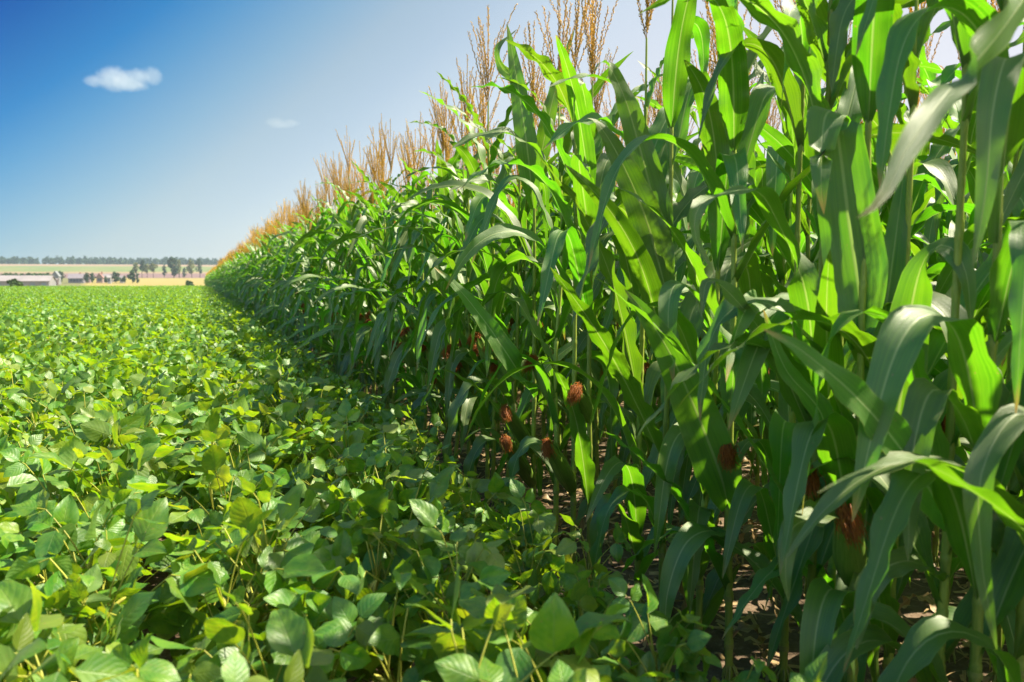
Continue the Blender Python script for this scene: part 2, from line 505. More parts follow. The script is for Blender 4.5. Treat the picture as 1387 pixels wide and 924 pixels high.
def crown_arrays(rs, n, rx, rz, zc, leaf, lobes=9, narrow=0.0):
    """leaf-clump quads spread through a few lobes"""
    mb = MB()
    L = []
    for k in range(lobes):
        t = (k + 0.5) / lobes
        zz = -1 + 2 * t
        wdt = math.sqrt(max(0.05, 1 - abs(zz) ** (2.2 + narrow)))
        a = rs.uniform(0, 6.28)
        rr = rs.uniform(0.1, 0.55) * wdt
        L.append((math.cos(a) * rr * rx, math.sin(a) * rr * rx, zz * rz * 0.78, rs.uniform(0.38, 0.6) * wdt))
    per = n // lobes
    for (lx, ly, lz, lr) in L:
        d = nrmz(rs.normal(size=(per, 3)))
        r = rs.uniform(0.45, 1.0, (per, 1)) ** 0.6
        c = d * r * np.array([rx * lr, rx * lr, rz * max(lr, 0.3) * 0.75]) + np.array([lx, ly, lz + zc])
        nrm = nrmz(d + rs.normal(size=(per, 3)) * 0.7)
        tn = nrmz(np.cross(nrm, rs.normal(size=(per, 3))))
        bt = np.cross(nrm, tn)
        s = leaf * rs.uniform(0.6, 1.3, (per, 1))
        V = np.stack([c - tn * s, c - bt * s * 0.7, c + tn * s, c + bt * s * 0.7], 1)
        mb.add(V.reshape(-1, 3), q=np.arange(per * 4).reshape(-1, 4), rnd=np.repeat(rs.uniform(0, 1, per), 4))
    return mb

def far_tree(px, top, y, wpx, mat, label, trunk=0.25, n=500, cat='tree', name='tree', narrow=0.0, group=None):
    rs = np.random.RandomState(int(px * 7 + y) % 100000)
    x = bg_xy(px, y); g = float(ground_z(y)); H = bg_h(px, top, y) - g
    rx = 1.3 * wpx * bg_scale(px, y) / 2
    root = empty(name, (x, y, g))
    tag(root, label, cat, group)
    zc = H * (trunk + (1 - trunk) / 2); rz = H * (1 - trunk) / 2
    link('crown', crown_arrays(rs, n, rx, rz, zc, max(0.35, rx * 0.16), narrow=narrow).mesh('crown', mat, False), root)
    tb = MB()
    zz = np.linspace(-0.3, H * 0.8, 6)
    pts = np.stack([np.cumsum(rs.normal(0, H * 0.006, 6)), np.cumsum(rs.normal(0, H * 0.006, 6)), zz], -1)
    tube(tb, pts, np.linspace(H * 0.022, H * 0.006, 6), 7)
    for k in range(4):
        a = rs.uniform(0, 6.28); b = pts[2 + k % 3]
        e = b + np.array([math.cos(a) * rx * 0.6, math.sin(a) * rx * 0.6, H * 0.15])
        tube(tb, np.linspace(b, e, 4), np.linspace(H * 0.01, H * 0.003, 4), 5)
    link('trunk', tb.mesh('trunk', M_BARK), root)

TREES_Y = 745
GRP = 'trees along the far ploughed field'
far_tree(186, 355.5, 760, 11, M_FOL_Y, 'small olive tree at the left end of the distant tree line', 0.35, 300, group=GRP)
far_tree(194, 352, 750, 9.5, M_FOL_B, 'slim dark tree with bare lower trunk left of the paler olive trees', 0.36, 400, narrow=1.5, group=GRP)
far_tree(201, 357, 765, 11, M_FOL_Y, 'pale olive round tree between two slimmer darker trees', 0.35, 300, group=GRP)
far_tree(209.5, 355.5, 755, 11, M_FOL_Y, 'olive tree on a thin trunk right of the pale round tree', 0.38, 350, group=GRP)
far_tree(224, 357.5, 748, 8.5, M_FOL_B, 'short dark conical tree left of the tallest tree', 0.12, 300, narrow=-0.8, group=GRP)
far_tree(237, 346.5, 742, 13.5, M_FOL_B, 'tallest dark green poplar on the distant field edge', 0.08, 800, narrow=2.0, group=GRP)
far_tree(244, 351, 758, 8.5, M_FOL_Y, 'narrow olive tree close behind the tallest poplar', 0.15, 300, narrow=1.0, group=GRP)
far_tree(251, 362, 748, 8, M_FOL_B, 'low dark bushy tree right of the tallest poplar', 0.08, 250, group=GRP)
far_tree(261, 351.5, 755, 12, M_FOL_Y, 'broad pale olive tree right of the low bushy tree', 0.2, 350, group=GRP)
far_tree(272, 349.5, 746, 9.5, M_FOL_B, 'dark upright tree nearest the far end of the corn', 0.2, 400, narrow=1.5, group=GRP)
GV = 'trees among the far houses'
far_tree(83.5, 366.5, 500, 10, M_FOL_B, 'dark green tree between the white gable and the grey house', 0.1, 350, group=GV)
far_tree(119.5, 368.5, 500, 9, M_FOL_B, 'dark bushy tree between the pink gables', 0.08, 350, group=GV)
far_tree(127, 369, 503, 9, M_FOL_B, 'dark round tree left of the salmon house', 0.08, 350, group=GV)
far_tree(145, 373.5, 500, 6, M_FOL_B, 'small dark tree right of the salmon house', 0.08, 250, group=GV)
far_tree(158.5, 368, 500, 13, M_FOL_B, 'large rounded tree beside the little white shed', 0.08, 400, group=GV)
far_tree(170, 373, 504, 6, M_FOL, 'small green tree in the gap right of the rounded tree', 0.08, 250, group=GV)
far_tree(181, 364.5, 500, 13, M_FOL_B, 'pointed dark tree at the right end of the houses', 0.06, 450, narrow=-1.0, group=GV)
far_tree(188, 375, 498, 6, M_FOL_B, 'low dark bush beside the pointed tree', 0.05, 200, 'bush', 'bush', group=GV)
far_tree(22.5, 378.0, 180, 21, M_FOL, 'rounded green bush in front of the long white shed', 0.02, 500, 'bush', 'bush')
far_tree(256, 380.5, 170, 13, M_FOL_B, 'low bluish green bush on the yellow field near the corn', 0.02, 400, 'bush', 'bush')

def far_wood():
    rs = np.random.RandomState(5)
    mb = MB()
    for k in range(620):
        y = rs.uniform(1475, 1640)
        x = rs.uniform(-620, 260)
        H = rs.uniform(10.5, 14.5) + 3.0 * (rs.rand() < 0.10)
        r = rs.uniform(4, 7.5)
        a = crown_arrays(rs, 54, r, H * 0.46, H * 0.55, 1.7, 6).arrays()
        a['v'][:, 0] += x; a['v'][:, 1] += y; a['v'][:, 2] += float(ground_z(y)) - 0.3
        mb.add(a['v'], q=a['q'], rnd=a['rn'])
    o = link('distant_woodland', mb.mesh('distant_woodland', M_FOL_B, False))
    tag(o, 'long dark wood along the distant skyline', 'woodland', kind='stuff')
far_wood()

def far_hedge():
    rs = np.random.RandomState(6)
    mb = MB()
    for k in range(70):
        px = rs.uniform(-60, 68); y = 560 + rs.uniform(-6, 6)
        x = bg_xy(px, y); g = float(ground_z(y))
        H = bg_h(px, 369.0 + rs.uniform(-0.8, 0.8), y) - g
        a = crown_arrays(rs, 60, 3.4, H * 0.5, H * 0.5, 0.8, 4).arrays()
        a['v'] += np.array([x, y, g - 0.2], np.float32)
        mb.add(a['v'], q=a['q'], rnd=a['rn'])
    o = link('hedgerow', mb.mesh('hedgerow', M_FOL, False))
    tag(o, 'long green hedgerow behind the white shed', 'hedgerow')
far_hedge()

def box(mb, x0, x1, y0, y1, z0, z1, mat=0):
    v = [(x0, y0, z0), (x1, y0, z0), (x1, y1, z0), (x0, y1, z0), (x0, y0, z1), (x1, y0, z1), (x1, y1, z1), (x0, y1, z1)]
    mb.add(v, q=[(0, 3, 2, 1), (4, 5, 6, 7), (0, 1, 5, 4), (1, 2, 6, 5), (2, 3, 7, 6), (3, 0, 4, 7)], mat=mat)

def house(px0, px1, top, eave, y, depth, wallc, roofc, label, cat='house', name='house', gable_front=False, windows=2, chimney=False, group=None):
    x0, x1 = bg_xy(px0, y), bg_xy(px1, y)
    g = float(ground_z(y)) - 0.2
    cx = (px0 + px1) / 2
    ze, zt = bg_h(cx, eave, y) - g, bg_h(cx, top, y) - g
    wdt = x1 - x0
    root = empty(name, ((x0 + x1) / 2, y, g))
    tag(root, label, cat, group)
    wallc = tuple(0.35 * q + 0.03 for q in wallc); roofc = tuple(0.35 * q + 0.04 for q in roofc)
    mw = simple_mat('wall_' + name, wallc, 0.8, 0.2, 0.12, 0.8)
    mr = simple_mat('roof_' + name, roofc, 0.75, 0.3, 0.2, 1.5)
    mb = MB(); box(mb, -wdt / 2, wdt / 2, 0, depth, 0, ze)
    h = zt - ze
    if gable_front:
        mb.add([(-wdt / 2, 0.0, ze), (wdt / 2, 0.0, ze), (0, 0.0, zt - 0.05)], t=[(0, 1, 2)])
        mb.add([(-wdt / 2, depth, ze), (0, depth, zt - 0.05), (wdt / 2, depth, ze)], t=[(0, 1, 2)])
    else:
        for sx in (-1, 1):
            mb.add([(sx * wdt / 2, 0, ze), (sx * wdt / 2, depth, ze), (sx * wdt / 2, depth / 2, zt - 0.05)], t=[(0, 1, 2)])
    link('wall', mb.mesh('wall', mw, False), root)
    rb = MB()
    o, th = 0.35, 0.15
    if gable_front:
        for sx in (-1, 1):
            e = h / (wdt / 2) * o
            v = [(0, -o, zt), (sx * (wdt / 2 + o), -o, ze - e), (sx * (wdt / 2 + o), depth + o, ze - e), (0, depth + o, zt)]
            v += [(a, b, c + th) for a, b, c in v]
            rb.add(v, q=[(0, 1, 2, 3), (7, 6, 5, 4), (0, 4, 5, 1), (1, 5, 6, 2), (2, 6, 7, 3)])
    else:
        for sy in (0, 1):
            e = h / (depth / 2) * o
            ye = -o if sy == 0 else depth + o
            v = [(-wdt / 2 - o, depth / 2, zt), (wdt / 2 + o, depth / 2, zt), (wdt / 2 + o, ye, ze - e), (-wdt / 2 - o, ye, ze - e)]
            v += [(a, b, c + th) for a, b, c in v]
            rb.add(v, q=[(0, 1, 2, 3), (7, 6, 5, 4), (1, 5, 6, 2), (2, 6, 7, 3), (3, 7, 4, 0)])
    roof = link('roof', rb.mesh('roof', mr, False), root)
    if chimney:
        cb = MB(); box(cb, wdt * 0.2, wdt * 0.2 + 0.7, depth / 2 - 0.3, depth / 2 + 0.4, zt - 0.6, zt + 0.9)
        link('chimney', cb.mesh('chimney', simple_mat('chimney_brick', (0.3, 0.16, 0.12)), False), roof)
    mg = simple_mat('window_glass', (0.05, 0.07, 0.10), 0.15, 0.5)
    for k in range(windows):
        t = -wdt / 2 + wdt * (k + 1) / (windows + 1)
        wb = MB(); box(wb, t - 0.5, t + 0.5, -0.05, 0.03, ze * 0.38, ze * 0.82)
        link('window', wb.mesh('window', mg, False), root)

def white_shed():
    y = 300
    x0, x1 = bg_xy(-60, y), bg_xy(68, y)
    g = float(ground_z(y)) - 0.1
    wdt = x1 - x0
    root = empty('farm_shed', ((x0 + x1) / 2, y, g))
    tag(root, 'long low white farm shed with a pale roof at the left edge', 'shed')
    ze = bg_h(10, 381.0, y) - g
    zt = bg_h(10, 373.5, y) - g
    mw = simple_mat('shed_wall', (0.21, 0.21, 0.22), 0.6, 0.3, 0.1, 0.5)
    mr = simple_mat('shed_roof', (0.19, 0.175, 0.18), 0.7, 0.3, 0.1, 0.3)
    D = 14.0
    mb = MB(); box(mb, -wdt / 2, wdt / 2, 0, D, 0, ze)
    for sx in (-1, 1):
        mb.add([(sx * wdt / 2, 0, ze), (sx * wdt / 2, D, ze), (sx * wdt / 2, D / 2, zt - 0.05)], t=[(0, 1, 2)])
    link('wall', mb.mesh('wall', mw, False), root)
    rb = MB()
    for ye in (-0.3, D + 0.3):
        v = [(-wdt / 2 - 0.3, D / 2, zt), (wdt / 2 + 0.3, D / 2, zt), (wdt / 2 + 0.3, ye, ze - 0.05), (-wdt / 2 - 0.3, ye, ze - 0.05)]
        v += [(a, b, c + 0.12) for a, b, c in v]
        rb.add(v, q=[(0, 1, 2, 3), (7, 6, 5, 4), (1, 5, 6, 2), (2, 6, 7, 3), (3, 7, 4, 0)])
    link('roof', rb.mesh('roof', mr, False), root)
    md = simple_mat('shed_opening', (0.16, 0.20, 0.25), 0.6, 0.3)
    for k in range(9):
        t = wdt / 2 - 1.5 - k * 3.2
        db = MB(); box(db, t - 0.6, t + 0.6, -0.06, 0.02, 0.4, ze * 0.8)
        link('window', db.mesh('window', md, False), root)
white_shed()
HG = 'far village houses'
house(72, 81, 367.5, 373.5, 470, 8, (0.50, 0.52, 0.54), (0.36, 0.40, 0.43), 'small white gabled house at the right end of the white shed', gable_front=True, windows=1, group=HG)
house(69, 79, 377.5, 379.2, 440, 5, (0.20, 0.13, 0.12), (0.30, 0.24, 0.23), 'low brown outbuilding in front of the white gabled house', 'outbuilding', 'outbuilding', windows=1)
house(94, 114.5, 371, 377, 510, 9, (0.40, 0.38, 0.46), (0.33, 0.28, 0.34), 'long grey house with a greyish purple roof', windows=4, chimney=True, group=HG)
house(117, 123, 370.5, 374, 520, 8, (0.55, 0.40, 0.42), (0.45, 0.22, 0.20), 'narrow house with a reddish roof half hidden by dark trees', gable_front=True, windows=1, group=HG)
house(132, 140.5, 370, 375.5, 515, 8, (0.62, 0.45, 0.40), (0.48, 0.22, 0.18), 'salmon house with a red tiled gable roof', gable_front=True, windows=2, chimney=True, group=HG)
house(141, 154, 371.5, 376, 530, 8, (0.50, 0.45, 0.45), (0.42, 0.36, 0.38), 'grey roofed house right of the salmon house', windows=3, group=HG)
house(147, 151.5, 373.5, 376, 490, 4, (0.72, 0.73, 0.74), (0.45, 0.42, 0.42), 'little white shed left of the rounded tree', 'shed', 'garden_shed', windows=1)
house(163.5, 169, 373.5, 377, 512, 7, (0.66, 0.64, 0.66), (0.36, 0.30, 0.32), 'small pale house between the rounded tree and pointed tree', windows=1, group=HG)

# ------------------------------------------------------------------ clouds (soft volumes high beyond the fields)
def cloud(px, py, dist, blobs, dens, label):
    p0 = ray_point(px, py, dist)
    s = dist / F_PX
    bm = bmesh.new()
    right = Vector((math.cos(R(YAW)), -math.sin(R(YAW)), 0))
    fwd = Vector((math.sin(R(YAW)), math.cos(R(YAW)), 0))
    for (dx, dy, rx, rz) in blobs:
        c = right * dx * s + Vector((0, 0, -dy * s))
        rot = Matrix((right, fwd, Vector((0, 0, 1)))).transposed().to_4x4()
        mt = Matrix.Translation(c) @ rot @ Matrix.Diagonal((rx * s, rx * s * 0.8, rz * s, 1))
        bmesh.ops.create_icosphere(bm, subdivisions=3, radius=1.0, matrix=mt)
    me = bpy.data.meshes.new('cloud'); bm.to_mesh(me); bm.free()
    m, t = new_mat('cloud_vapour')
    N = NT(t)
    co = N.n('ShaderNodeTexCoord').outputs['Object']
    f = N.noise(co, 1 / (9 * s), 5, 0.6)
    # soft edge: thin where the vapour is far from every puff centre
    best = None
    for (dx, dy, rx, rz) in blobs:
        c = right * dx * s + Vector((0, 0, -dy * s))
        sub = N.n('ShaderNodeVectorMath', operation='SUBTRACT'); N.set(sub.inputs[0], co); sub.inputs[1].default_value = c
        dr = N.n('ShaderNodeVectorMath', operation='DOT_PRODUCT'); N.set(dr.inputs[0], sub.outputs[0]); dr.inputs[1].default_value = right / (rx * s)
        df = N.n('ShaderNodeVectorMath', operation='DOT_PRODUCT'); N.set(df.inputs[0], sub.outputs[0]); df.inputs[1].default_value = fwd / (rx * s * 0.8)
        dz = N.n('ShaderNodeVectorMath', operation='DOT_PRODUCT'); N.set(dz.inputs[0], sub.outputs[0]); dz.inputs[1].default_value = Vector((0, 0, 1 / (rz * s)))
        ln = N.n('ShaderNodeVectorMath', operation='LENGTH'); N.set(ln.inputs[0], N.comb(dr.outputs['Value'], df.outputs['Value'], dz.outputs['Value']))
        v = N.math('SUBTRACT', 1.0, ln.outputs['Value'])
        best = v if best is None else N.math('MAXIMUM', best, v)
    d = N.mapr(N.math('ADD', best, N.math('MULTIPLY', N.math('SUBTRACT', f, 0.5), 0.9)), 0.0, 0.55, 0.0, 1.0)
    d = N.math('MULTIPLY', N.math('MULTIPLY', d, N.mapr(best, 0.0, 0.15, 0, 1)), dens / s)
    v = N.n('ShaderNodeVolumePrincipled')
    v.inputs['Color'].default_value = (0.93, 0.93, 0.94, 1)
    v.inputs['Anisotropy'].default_value = 0.3
    N.set(v.inputs['Density'], d)
    N.out(v.outputs[0], True)
    me.materials.append(m)
    o = link('cloud', me, None, p0)
    md = o.modifiers.new('merge', 'REMESH'); md.mode = 'VOXEL'; md.voxel_size = 2.5 * s
    tag(o, label, 'cloud')
cloud(168, 107, 2600, [(-12, 0, 30, 20), (20, -3, 22, 13), (38, -4, 17, 15), (-38, 3, 20, 10), (4, 6, 34, 12)], 0.013, 'small white cloud in the upper left blue sky')
cloud(381, 166, 3000, [(-8, 0, 16, 9), (12, 1, 16, 6), (0, 3, 24, 5)], 0.005, 'faint thin wisp of cloud above the far corn')

# ------------------------------------------------------------------ corn
ROW_X, ROW_D, CORN_DY = 1.45, 0.70, 0.155

def leaf_points(sp, n, m):
    s = np.linspace(0, 1, n)
    k = 1 / (1 + np.exp(-(s - sp['sb']) / sp['w']))
    k0 = 1 / (1 + math.exp(sp['sb'] / sp['w'])); k1 = 1 / (1 + math.exp(-(1 - sp['sb']) / sp['w']))
    k = (k - k0) / (k1 - k0)
    th = sp['t0'] + (sp['t1'] - sp['t0']) * k
    ph = sp['phi'] + sp['drift'] * s ** 1.5
    d = np.stack([np.sin(th) * np.cos(ph), np.sin(th) * np.sin(ph), np.cos(th)], -1)
    c = np.concatenate([np.zeros((1, 3)), np.cumsum((d[1:] + d[:-1]) / 2, 0) * sp['len'] / (n - 1)])
    b = np.stack([-np.sin(ph), np.cos(ph), 0 * ph], -1)
    nr = np.cross(d, b)
    ro = sp['roll'] * s ** 1.3
    b2 = b * np.cos(ro)[:, None] + nr * np.sin(ro)[:, None]
    n2 = nr * np.cos(ro)[:, None] - b * np.sin(ro)[:, None]
    return sweep_leaf(c, b2, n2, s, sp, m)

def sweep_leaf(c, b2, n2, s, sp, m):
    prof = np.minimum(1, 0.42 + 2.6 * s) * np.maximum(0, 1 - s ** 2.4) ** 0.85
    prof = prof * (1 - 0.12 * s)
    hw = sp['wid'] / 2 * prof + 0.0008
    u = np.linspace(-1, 1, m)
    fold = (0.9 * np.exp(-s / 0.10) + sp['fold']) * (1 - 0.5 * s)
    env = np.clip(s / 0.15, 0, 1) * np.clip((1 - s) / 0.2, 0, 1)
    P = np.zeros((len(s), m, 3))
    for j, uu in enumerate(u):
        a = abs(uu)
        rf = sp['ruf'] * a ** 2 * env * np.sin(2 * math.pi * (sp['rf'] * s * (1.0 + 0.13 * np.sign(uu))) + sp['rp'] + (1.9 if uu > 0 else 0))
        cf = np.cos(fold)
        P[:, j] = c + b2 * (hw * uu * cf)[:, None] + n2 * (hw * a * np.sin(fold) + rf)[:, None]
    return P

def corn_spec(rs, kind=None):
    """one random corn plant: heights, leaves, ear"""
    nl = rs.randint(13, 16)
    top = rs.uniform(1.68, 1.86)
    z = np.linspace(0.055, 1, nl) ** 0.92 * top
    base_phi = rs.normal(0, 0.45)
    leaves = []
    for i in range(nl):
        t = i / (nl - 1)
        ty = rs.rand()
        sp = dict(z=z[i], phi=base_phi + i * math.pi + rs.normal(0, 0.38))
        ln = 0.54 + 0.36 * math.sin(math.pi * min(1, 0.12 + 0.86 * t)) - 0.10 * t
        sp['len'] = ln * rs.uniform(0.88, 1.14)
        sp['wid'] = (0.074 + 0.028 * math.sin(math.pi * min(1, 0.10 + 0.82 * t))) * rs.uniform(0.88, 1.12)
        sp['t0'] = R(rs.uniform(11, 29)) * (1.15 - 0.35 * t)
        if t > 0.80 and ty < 0.40:
            sp['t1'] = R(rs.uniform(40, 100)); sp['sb'] = rs.uniform(0.5, 0.8); sp['w'] = 0.16
        elif ty < 0.62:
            sp['t1'] = R(rs.uniform(150, 179)); sp['sb'] = rs.uniform(0.30, 0.62); sp['w'] = rs.uniform(0.035, 0.09)
        elif ty < 0.85:
            sp['t1'] = R(rs.uniform(105, 160)); sp['sb'] = rs.uniform(0.42, 0.68); sp['w'] = rs.uniform(0.12, 0.2)
        else:
            sp['t1'] = R(rs.uniform(45, 85)); sp['sb'] = rs.uniform(0.5, 0.75); sp['w'] = 0.2
        sp['drift'] = rs.normal(0, 0.30)
        sp['roll'] = rs.normal(0, 0.75)
        sp['fold'] = rs.uniform(0.12, 0.5)
        sp['ruf'] = rs.uniform(0.004, 0.014)
        sp['rf'] = rs.uniform(4, 8); sp['rp'] = rs.uniform(0, 6.28)
        sp['rnd'] = rs.uniform(0, 1) * 0.9
        if i == 0 and rs.rand() < 0.6:
            sp['dead'] = True; sp['t1'] = R(168); sp['sb'] = 0.2; sp['wid'] *= 0.65; sp['len'] *= 0.55; sp['ruf'] = 0.012
        leaves.append(sp)
    ns = 9
    wob = np.cumsum(rs.normal(0, 0.006, (ns, 2)), 0)
    zz = np.linspace(0, top + 0.02, ns)
    return dict(leaves=leaves, z=z, top=top, wz=zz, wob=wob, ear_i=int(nl * 0.33), ear=rs.rand() < 0.80,
                ear_phi=math.pi + rs.normal(0, 0.6), tass=rs.uniform(0.12, 0.30), seed=rs.randint(1 << 30), ear_len=rs.uniform(0.18, 0.24))

def stalk_xy(sp, z):
    return np.array([np.interp(z, sp['wz'], sp['wob'][:, 0]), np.interp(z, sp['wz'], sp['wob'][:, 1])])

def corn_stalk(sp, lod, mb):
    zt = sp['top'] + sp['tass']
    z, r = [], []
    r0, r1 = 0.0125, 0.0058
    last = -0.03
    if lod == 0:
        for i, zi in enumerate(list(sp['z']) + [zt]):
            rr = r0 + (r1 - r0) * min(1, zi / sp['top'])
            zs = [last + 0.012, (last + zi) * 0.5, zi - 0.022, zi - 0.010, zi, zi + 0.006]
            rs_ = [rr * 1.06, rr * 1.0, rr * 1.02, rr * 1.14, rr * 1.16, rr * 0.98]
            z += zs; r += rs_
            last = zi
        r[-6:] = [0.0045, 0.004, 0.0036, 0.0034, 0.0032, 0.003]
        o = np.argsort(z); z = np.array(z)[o]; r = np.array(r)[o]
        sides = 9
    else:
        z = np.array([-0.03, sp['top'] * 0.5, sp['top'], zt]); r = np.array([r0, (r0 + r1) / 2, r1, 0.003]); sides = 5 if lod == 1 else 3
    pts = np.stack([np.interp(z, sp['wz'], sp['wob'][:, 0]), np.interp(z, sp['wz'], sp['wob'][:, 1]), z], -1)
    a = np.arange(sides) / sides * 2 * math.pi
    P = pts[:, None] + r[:, None, None] * np.stack([np.cos(a), np.sin(a), 0 * a], -1)[None]
    mb.add_grid(P, wrap=True, rnd=(sp['seed'] % 97) / 97, mat=0, uvscale=(1, 12))
    if lod == 0:
        rs = np.random.RandomState(sp['seed'])
        for zi in sp['z'][:3]:                     # pale joint rings of the lowest nodes, and brace roots
            xy = stalk_xy(sp, zi)
            tube(mb, [(xy[0], xy[1], zi - 0.026), (xy[0], xy[1], zi - 0.018), (xy[0], xy[1], zi - 0.010)], [0.0140, 0.0152, 0.0142], 9, mat=1)
        for k in range(9):
            an = k / 9 * 6.28 + rs.uniform(-.2, .2); rr = rs.uniform(0.025, 0.045)
            p = np.array([[0.010 * math.cos(an), 0.010 * math.sin(an), 0.05], [rr * .7 * math.cos(an), rr * .7 * math.sin(an), 0.030], [rr * math.cos(an), rr * math.sin(an), -0.02]])
            tube(mb, p, [0.0032, 0.003, 0.002], 5, mat=1)

def corn_tassel(sp, lod, mb, mat=0):
    rs = np.random.RandomState(sp['seed'] + 7)
    z0 = sp['top'] + sp['tass']
    xy = stalk_xy(sp, z0)
    b0 = np.array([xy[0], xy[1], z0 - 0.02])
    nb = rs.randint(9, 15)
    br = [(0.0, 0.0, rs.uniform(0.42, 0.54), b0)]
    for k in range(nb):
        br.append((rs.uniform(0.05, 0.34) + 0.10 * (rs.rand() < 0.2), rs.uniform(0, 6.28), rs.uniform(0.24, 0.40), b0 + np.array([0, 0, rs.uniform(0, 0.13)])))
    for (sp_, az, ln, p0) in br:
        n = 8 if lod == 0 else (4 if lod == 1 else 3)
        s = np.linspace(0, 1, n)
        th = sp_ * (1 + rs.uniform(-0.3, 0.9) * s)
        d = np.stack([np.sin(th) * math.cos(az), np.sin(th) * math.sin(az), np.cos(th)], -1)
        pts = p0 + np.concatenate([np.zeros((1, 3)), np.cumsum(d[1:] * ln / (n - 1), 0)])
        rd = rs.uniform(0.2, 1.0)
        if lod == 0:
            tube(mb, pts, np.linspace(0.0013, 0.0008, n), 4, mat, rd)
            ns = int(ln * 190)
            t = (np.arange(ns) + 0.5) / ns * 0.93 + 0.07
            C = np.stack([np.interp(t, s, pts[:, i]) for i in range(3)], -1)
            D = np.stack([np.interp(t, s, d[:, i]) for i in range(3)], -1)
            rv = nrmz(np.cross(D, rs.normal(size=(ns, 3))))
            ax = nrmz(D * 0.85 + rv * rs.uniform(0.25, 0.6, (ns, 1)))
            L = rs.uniform(0.010, 0.0145, (ns, 1)); W = rs.uniform(0.0015, 0.0024, (ns, 1))
            bb = nrmz(np.cross(ax, D + 0.01)); cc = np.cross(bb, ax)
            B = C + rv * 0.0012; mid = B + ax * L * 0.5; E = B + ax * L
            V = np.stack([B, mid + bb * W, mid + cc * W, mid - bb * W, mid - cc * W, E], 1)
            T = np.array([(0, 2, 1), (0, 3, 2), (0, 4, 3), (0, 1, 4), (5, 1, 2), (5, 2, 3), (5, 3, 4), (5, 4, 1)])
            tri = (T[None] + (np.arange(ns) * 6)[:, None, None]).reshape(-1, 3)
            mb.add(V.reshape(-1, 3), t=tri, rnd=np.repeat(rs.uniform(0, 1, ns), 6), mat=mat)
        elif lod == 1:
            n2 = 12
            t = np.linspace(0, 1, n2)
            P = np.stack([np.interp(t, s, pts[:, i]) for i in range(3)], -1)
            tube(mb, P, np.where(np.arange(n2) % 2, 0.0042, 0.0022) * np.where(t < 0.15, 0.5, 1), 4, mat, rd)
        else:
            tube(mb, pts, [0.003, 0.0048, 0.002], 3, mat, rd)

def corn_ear(sp, lod, mb, mat=0):
    zi = sp['z'][sp['ear_i']]
    xy = stalk_xy(sp, zi)
    ph = sp['ear_phi']; th = R(24 + (sp['seed'] % 13))
    ax = np.array([math.sin(th) * math.cos(ph), math.sin(th) * math.sin(ph), math.cos(th)])
    base = np.array([xy[0], xy[1], zi]) + np.array([math.cos(ph), math.sin(ph), 0]) * 0.016
    return ear_body(base, ax, sp['ear_len'], lod, mb, sp['seed'], mat)

def ear_body(base, ax, L, lod, mb, seed, mat=0, fat=1.0):
    """the husk of an ear; returns the point where the silk leaves it, and its axis"""
    b = nrmz(np.cross(ax, [0, 0, 1.0])); c = np.cross(b, ax)
    n, sd = (12, 14) if lod == 0 else (5, 6)
    s = np.linspace(0, 1, n)
    rad = fat * (0.0285 * (np.sin(np.pi * np.clip(0.14 + s * 0.86, 0, 1)) ** 0.62) * (1 - 0.25 * s) + 0.003)
    a = np.arange(sd) / sd * 2 * math.pi
    rr = rad[:, None] * (1 + 0.05 * np.cos(4 * a + 1.5 * s[:, None] * 2))
    P = base + (s * L)[:, None, None] * ax + rr[..., None] * (np.cos(a)[None, :, None] * b + np.sin(a)[None, :, None] * c)
    mb.add_grid(P, wrap=True, mat=mat, rnd=0.5, uvscale=(2, 1))
    if lod == 0:                                  # loose husk blades over the body
        rs = np.random.RandomState(seed % 100000 + 3)
        for k in range(5):
            a0 = k / 5 * 6.28 + rs.uniform(-.3, .3)
            s2 = np.linspace(0, 1, 8)
            w_ = 0.75 * np.sin(np.pi * np.clip(0.15 + 0.85 * s2, 0, 1)) ** 0.7 + 0.02
            lift = np.where(s2 > 0.75, (s2 - 0.75) * rs.uniform(0.0, 0.10), 0) + 0.0016
            ls = rs.uniform(0.99, 1.05)
            Q = np.zeros((8, 5, 3))
            for j, uu in enumerate(np.linspace(-1, 1, 5)):
                an = a0 + uu * w_
                r_ = np.interp(s2 * 0.98, s, rad) + lift + 0.0008 * (1 - abs(uu))
                Q[:, j] = base + (s2 * L * ls)[:, None] * ax + r_[:, None] * (np.cos(an)[:, None] * b + np.sin(an)[:, None] * c)
            mb.add_grid(Q, mat=mat, rnd=rs.uniform(0, 1), uvscale=(2, 1))
    return base + ax * L * 0.97, ax

def corn_silk(tip, ax, lod, mb, seed, mat=0):
    rs = np.random.RandomState(seed)
    L = rs.uniform(0.062, 0.095)
    n = 260 if lod == 0 else 10
    lean = nrmz(np.array([rs.normal(), rs.normal(), -0.6]))
    for k in range(n):
        st = rs.normal(0, 0.007, 3)
        dr = nrmz(ax + rs.normal(0, 0.13, 3))
        s = np.linspace(0, 1, 6)[:, None]
        ll = L * rs.uniform(0.55, 1.1)
        curl = rs.normal(0, 0.009, 3) * np.sin(s * rs.uniform(4, 11) + rs.uniform(0, 6.28)) * s
        p = tip + st + dr * ll * (s - 0.30 * s ** 2) + (lean * 0.35 + np.array([0, 0, -0.85])) * ll * s ** 2.0 + curl
        tube(mb, p, np.array([0.0010, 0.0011, 0.0011, 0.0010, 0.0009, 0.0005]) * (1 if lod == 0 else 4.5), 3, mat, rs.uniform(0, 1))
    if lod == 0:
        s = np.linspace(0, 1, 6)[:, None]
        p = tip + ax * L * 0.8 * (s - 0.30 * s ** 2) + (lean * 0.35 + np.array([0, 0, -0.75])) * L * 0.8 * s ** 2.0
        tube(mb, p, [0.009, 0.0105, 0.010, 0.008, 0.006, 0.002], 8, mat, 0.2)

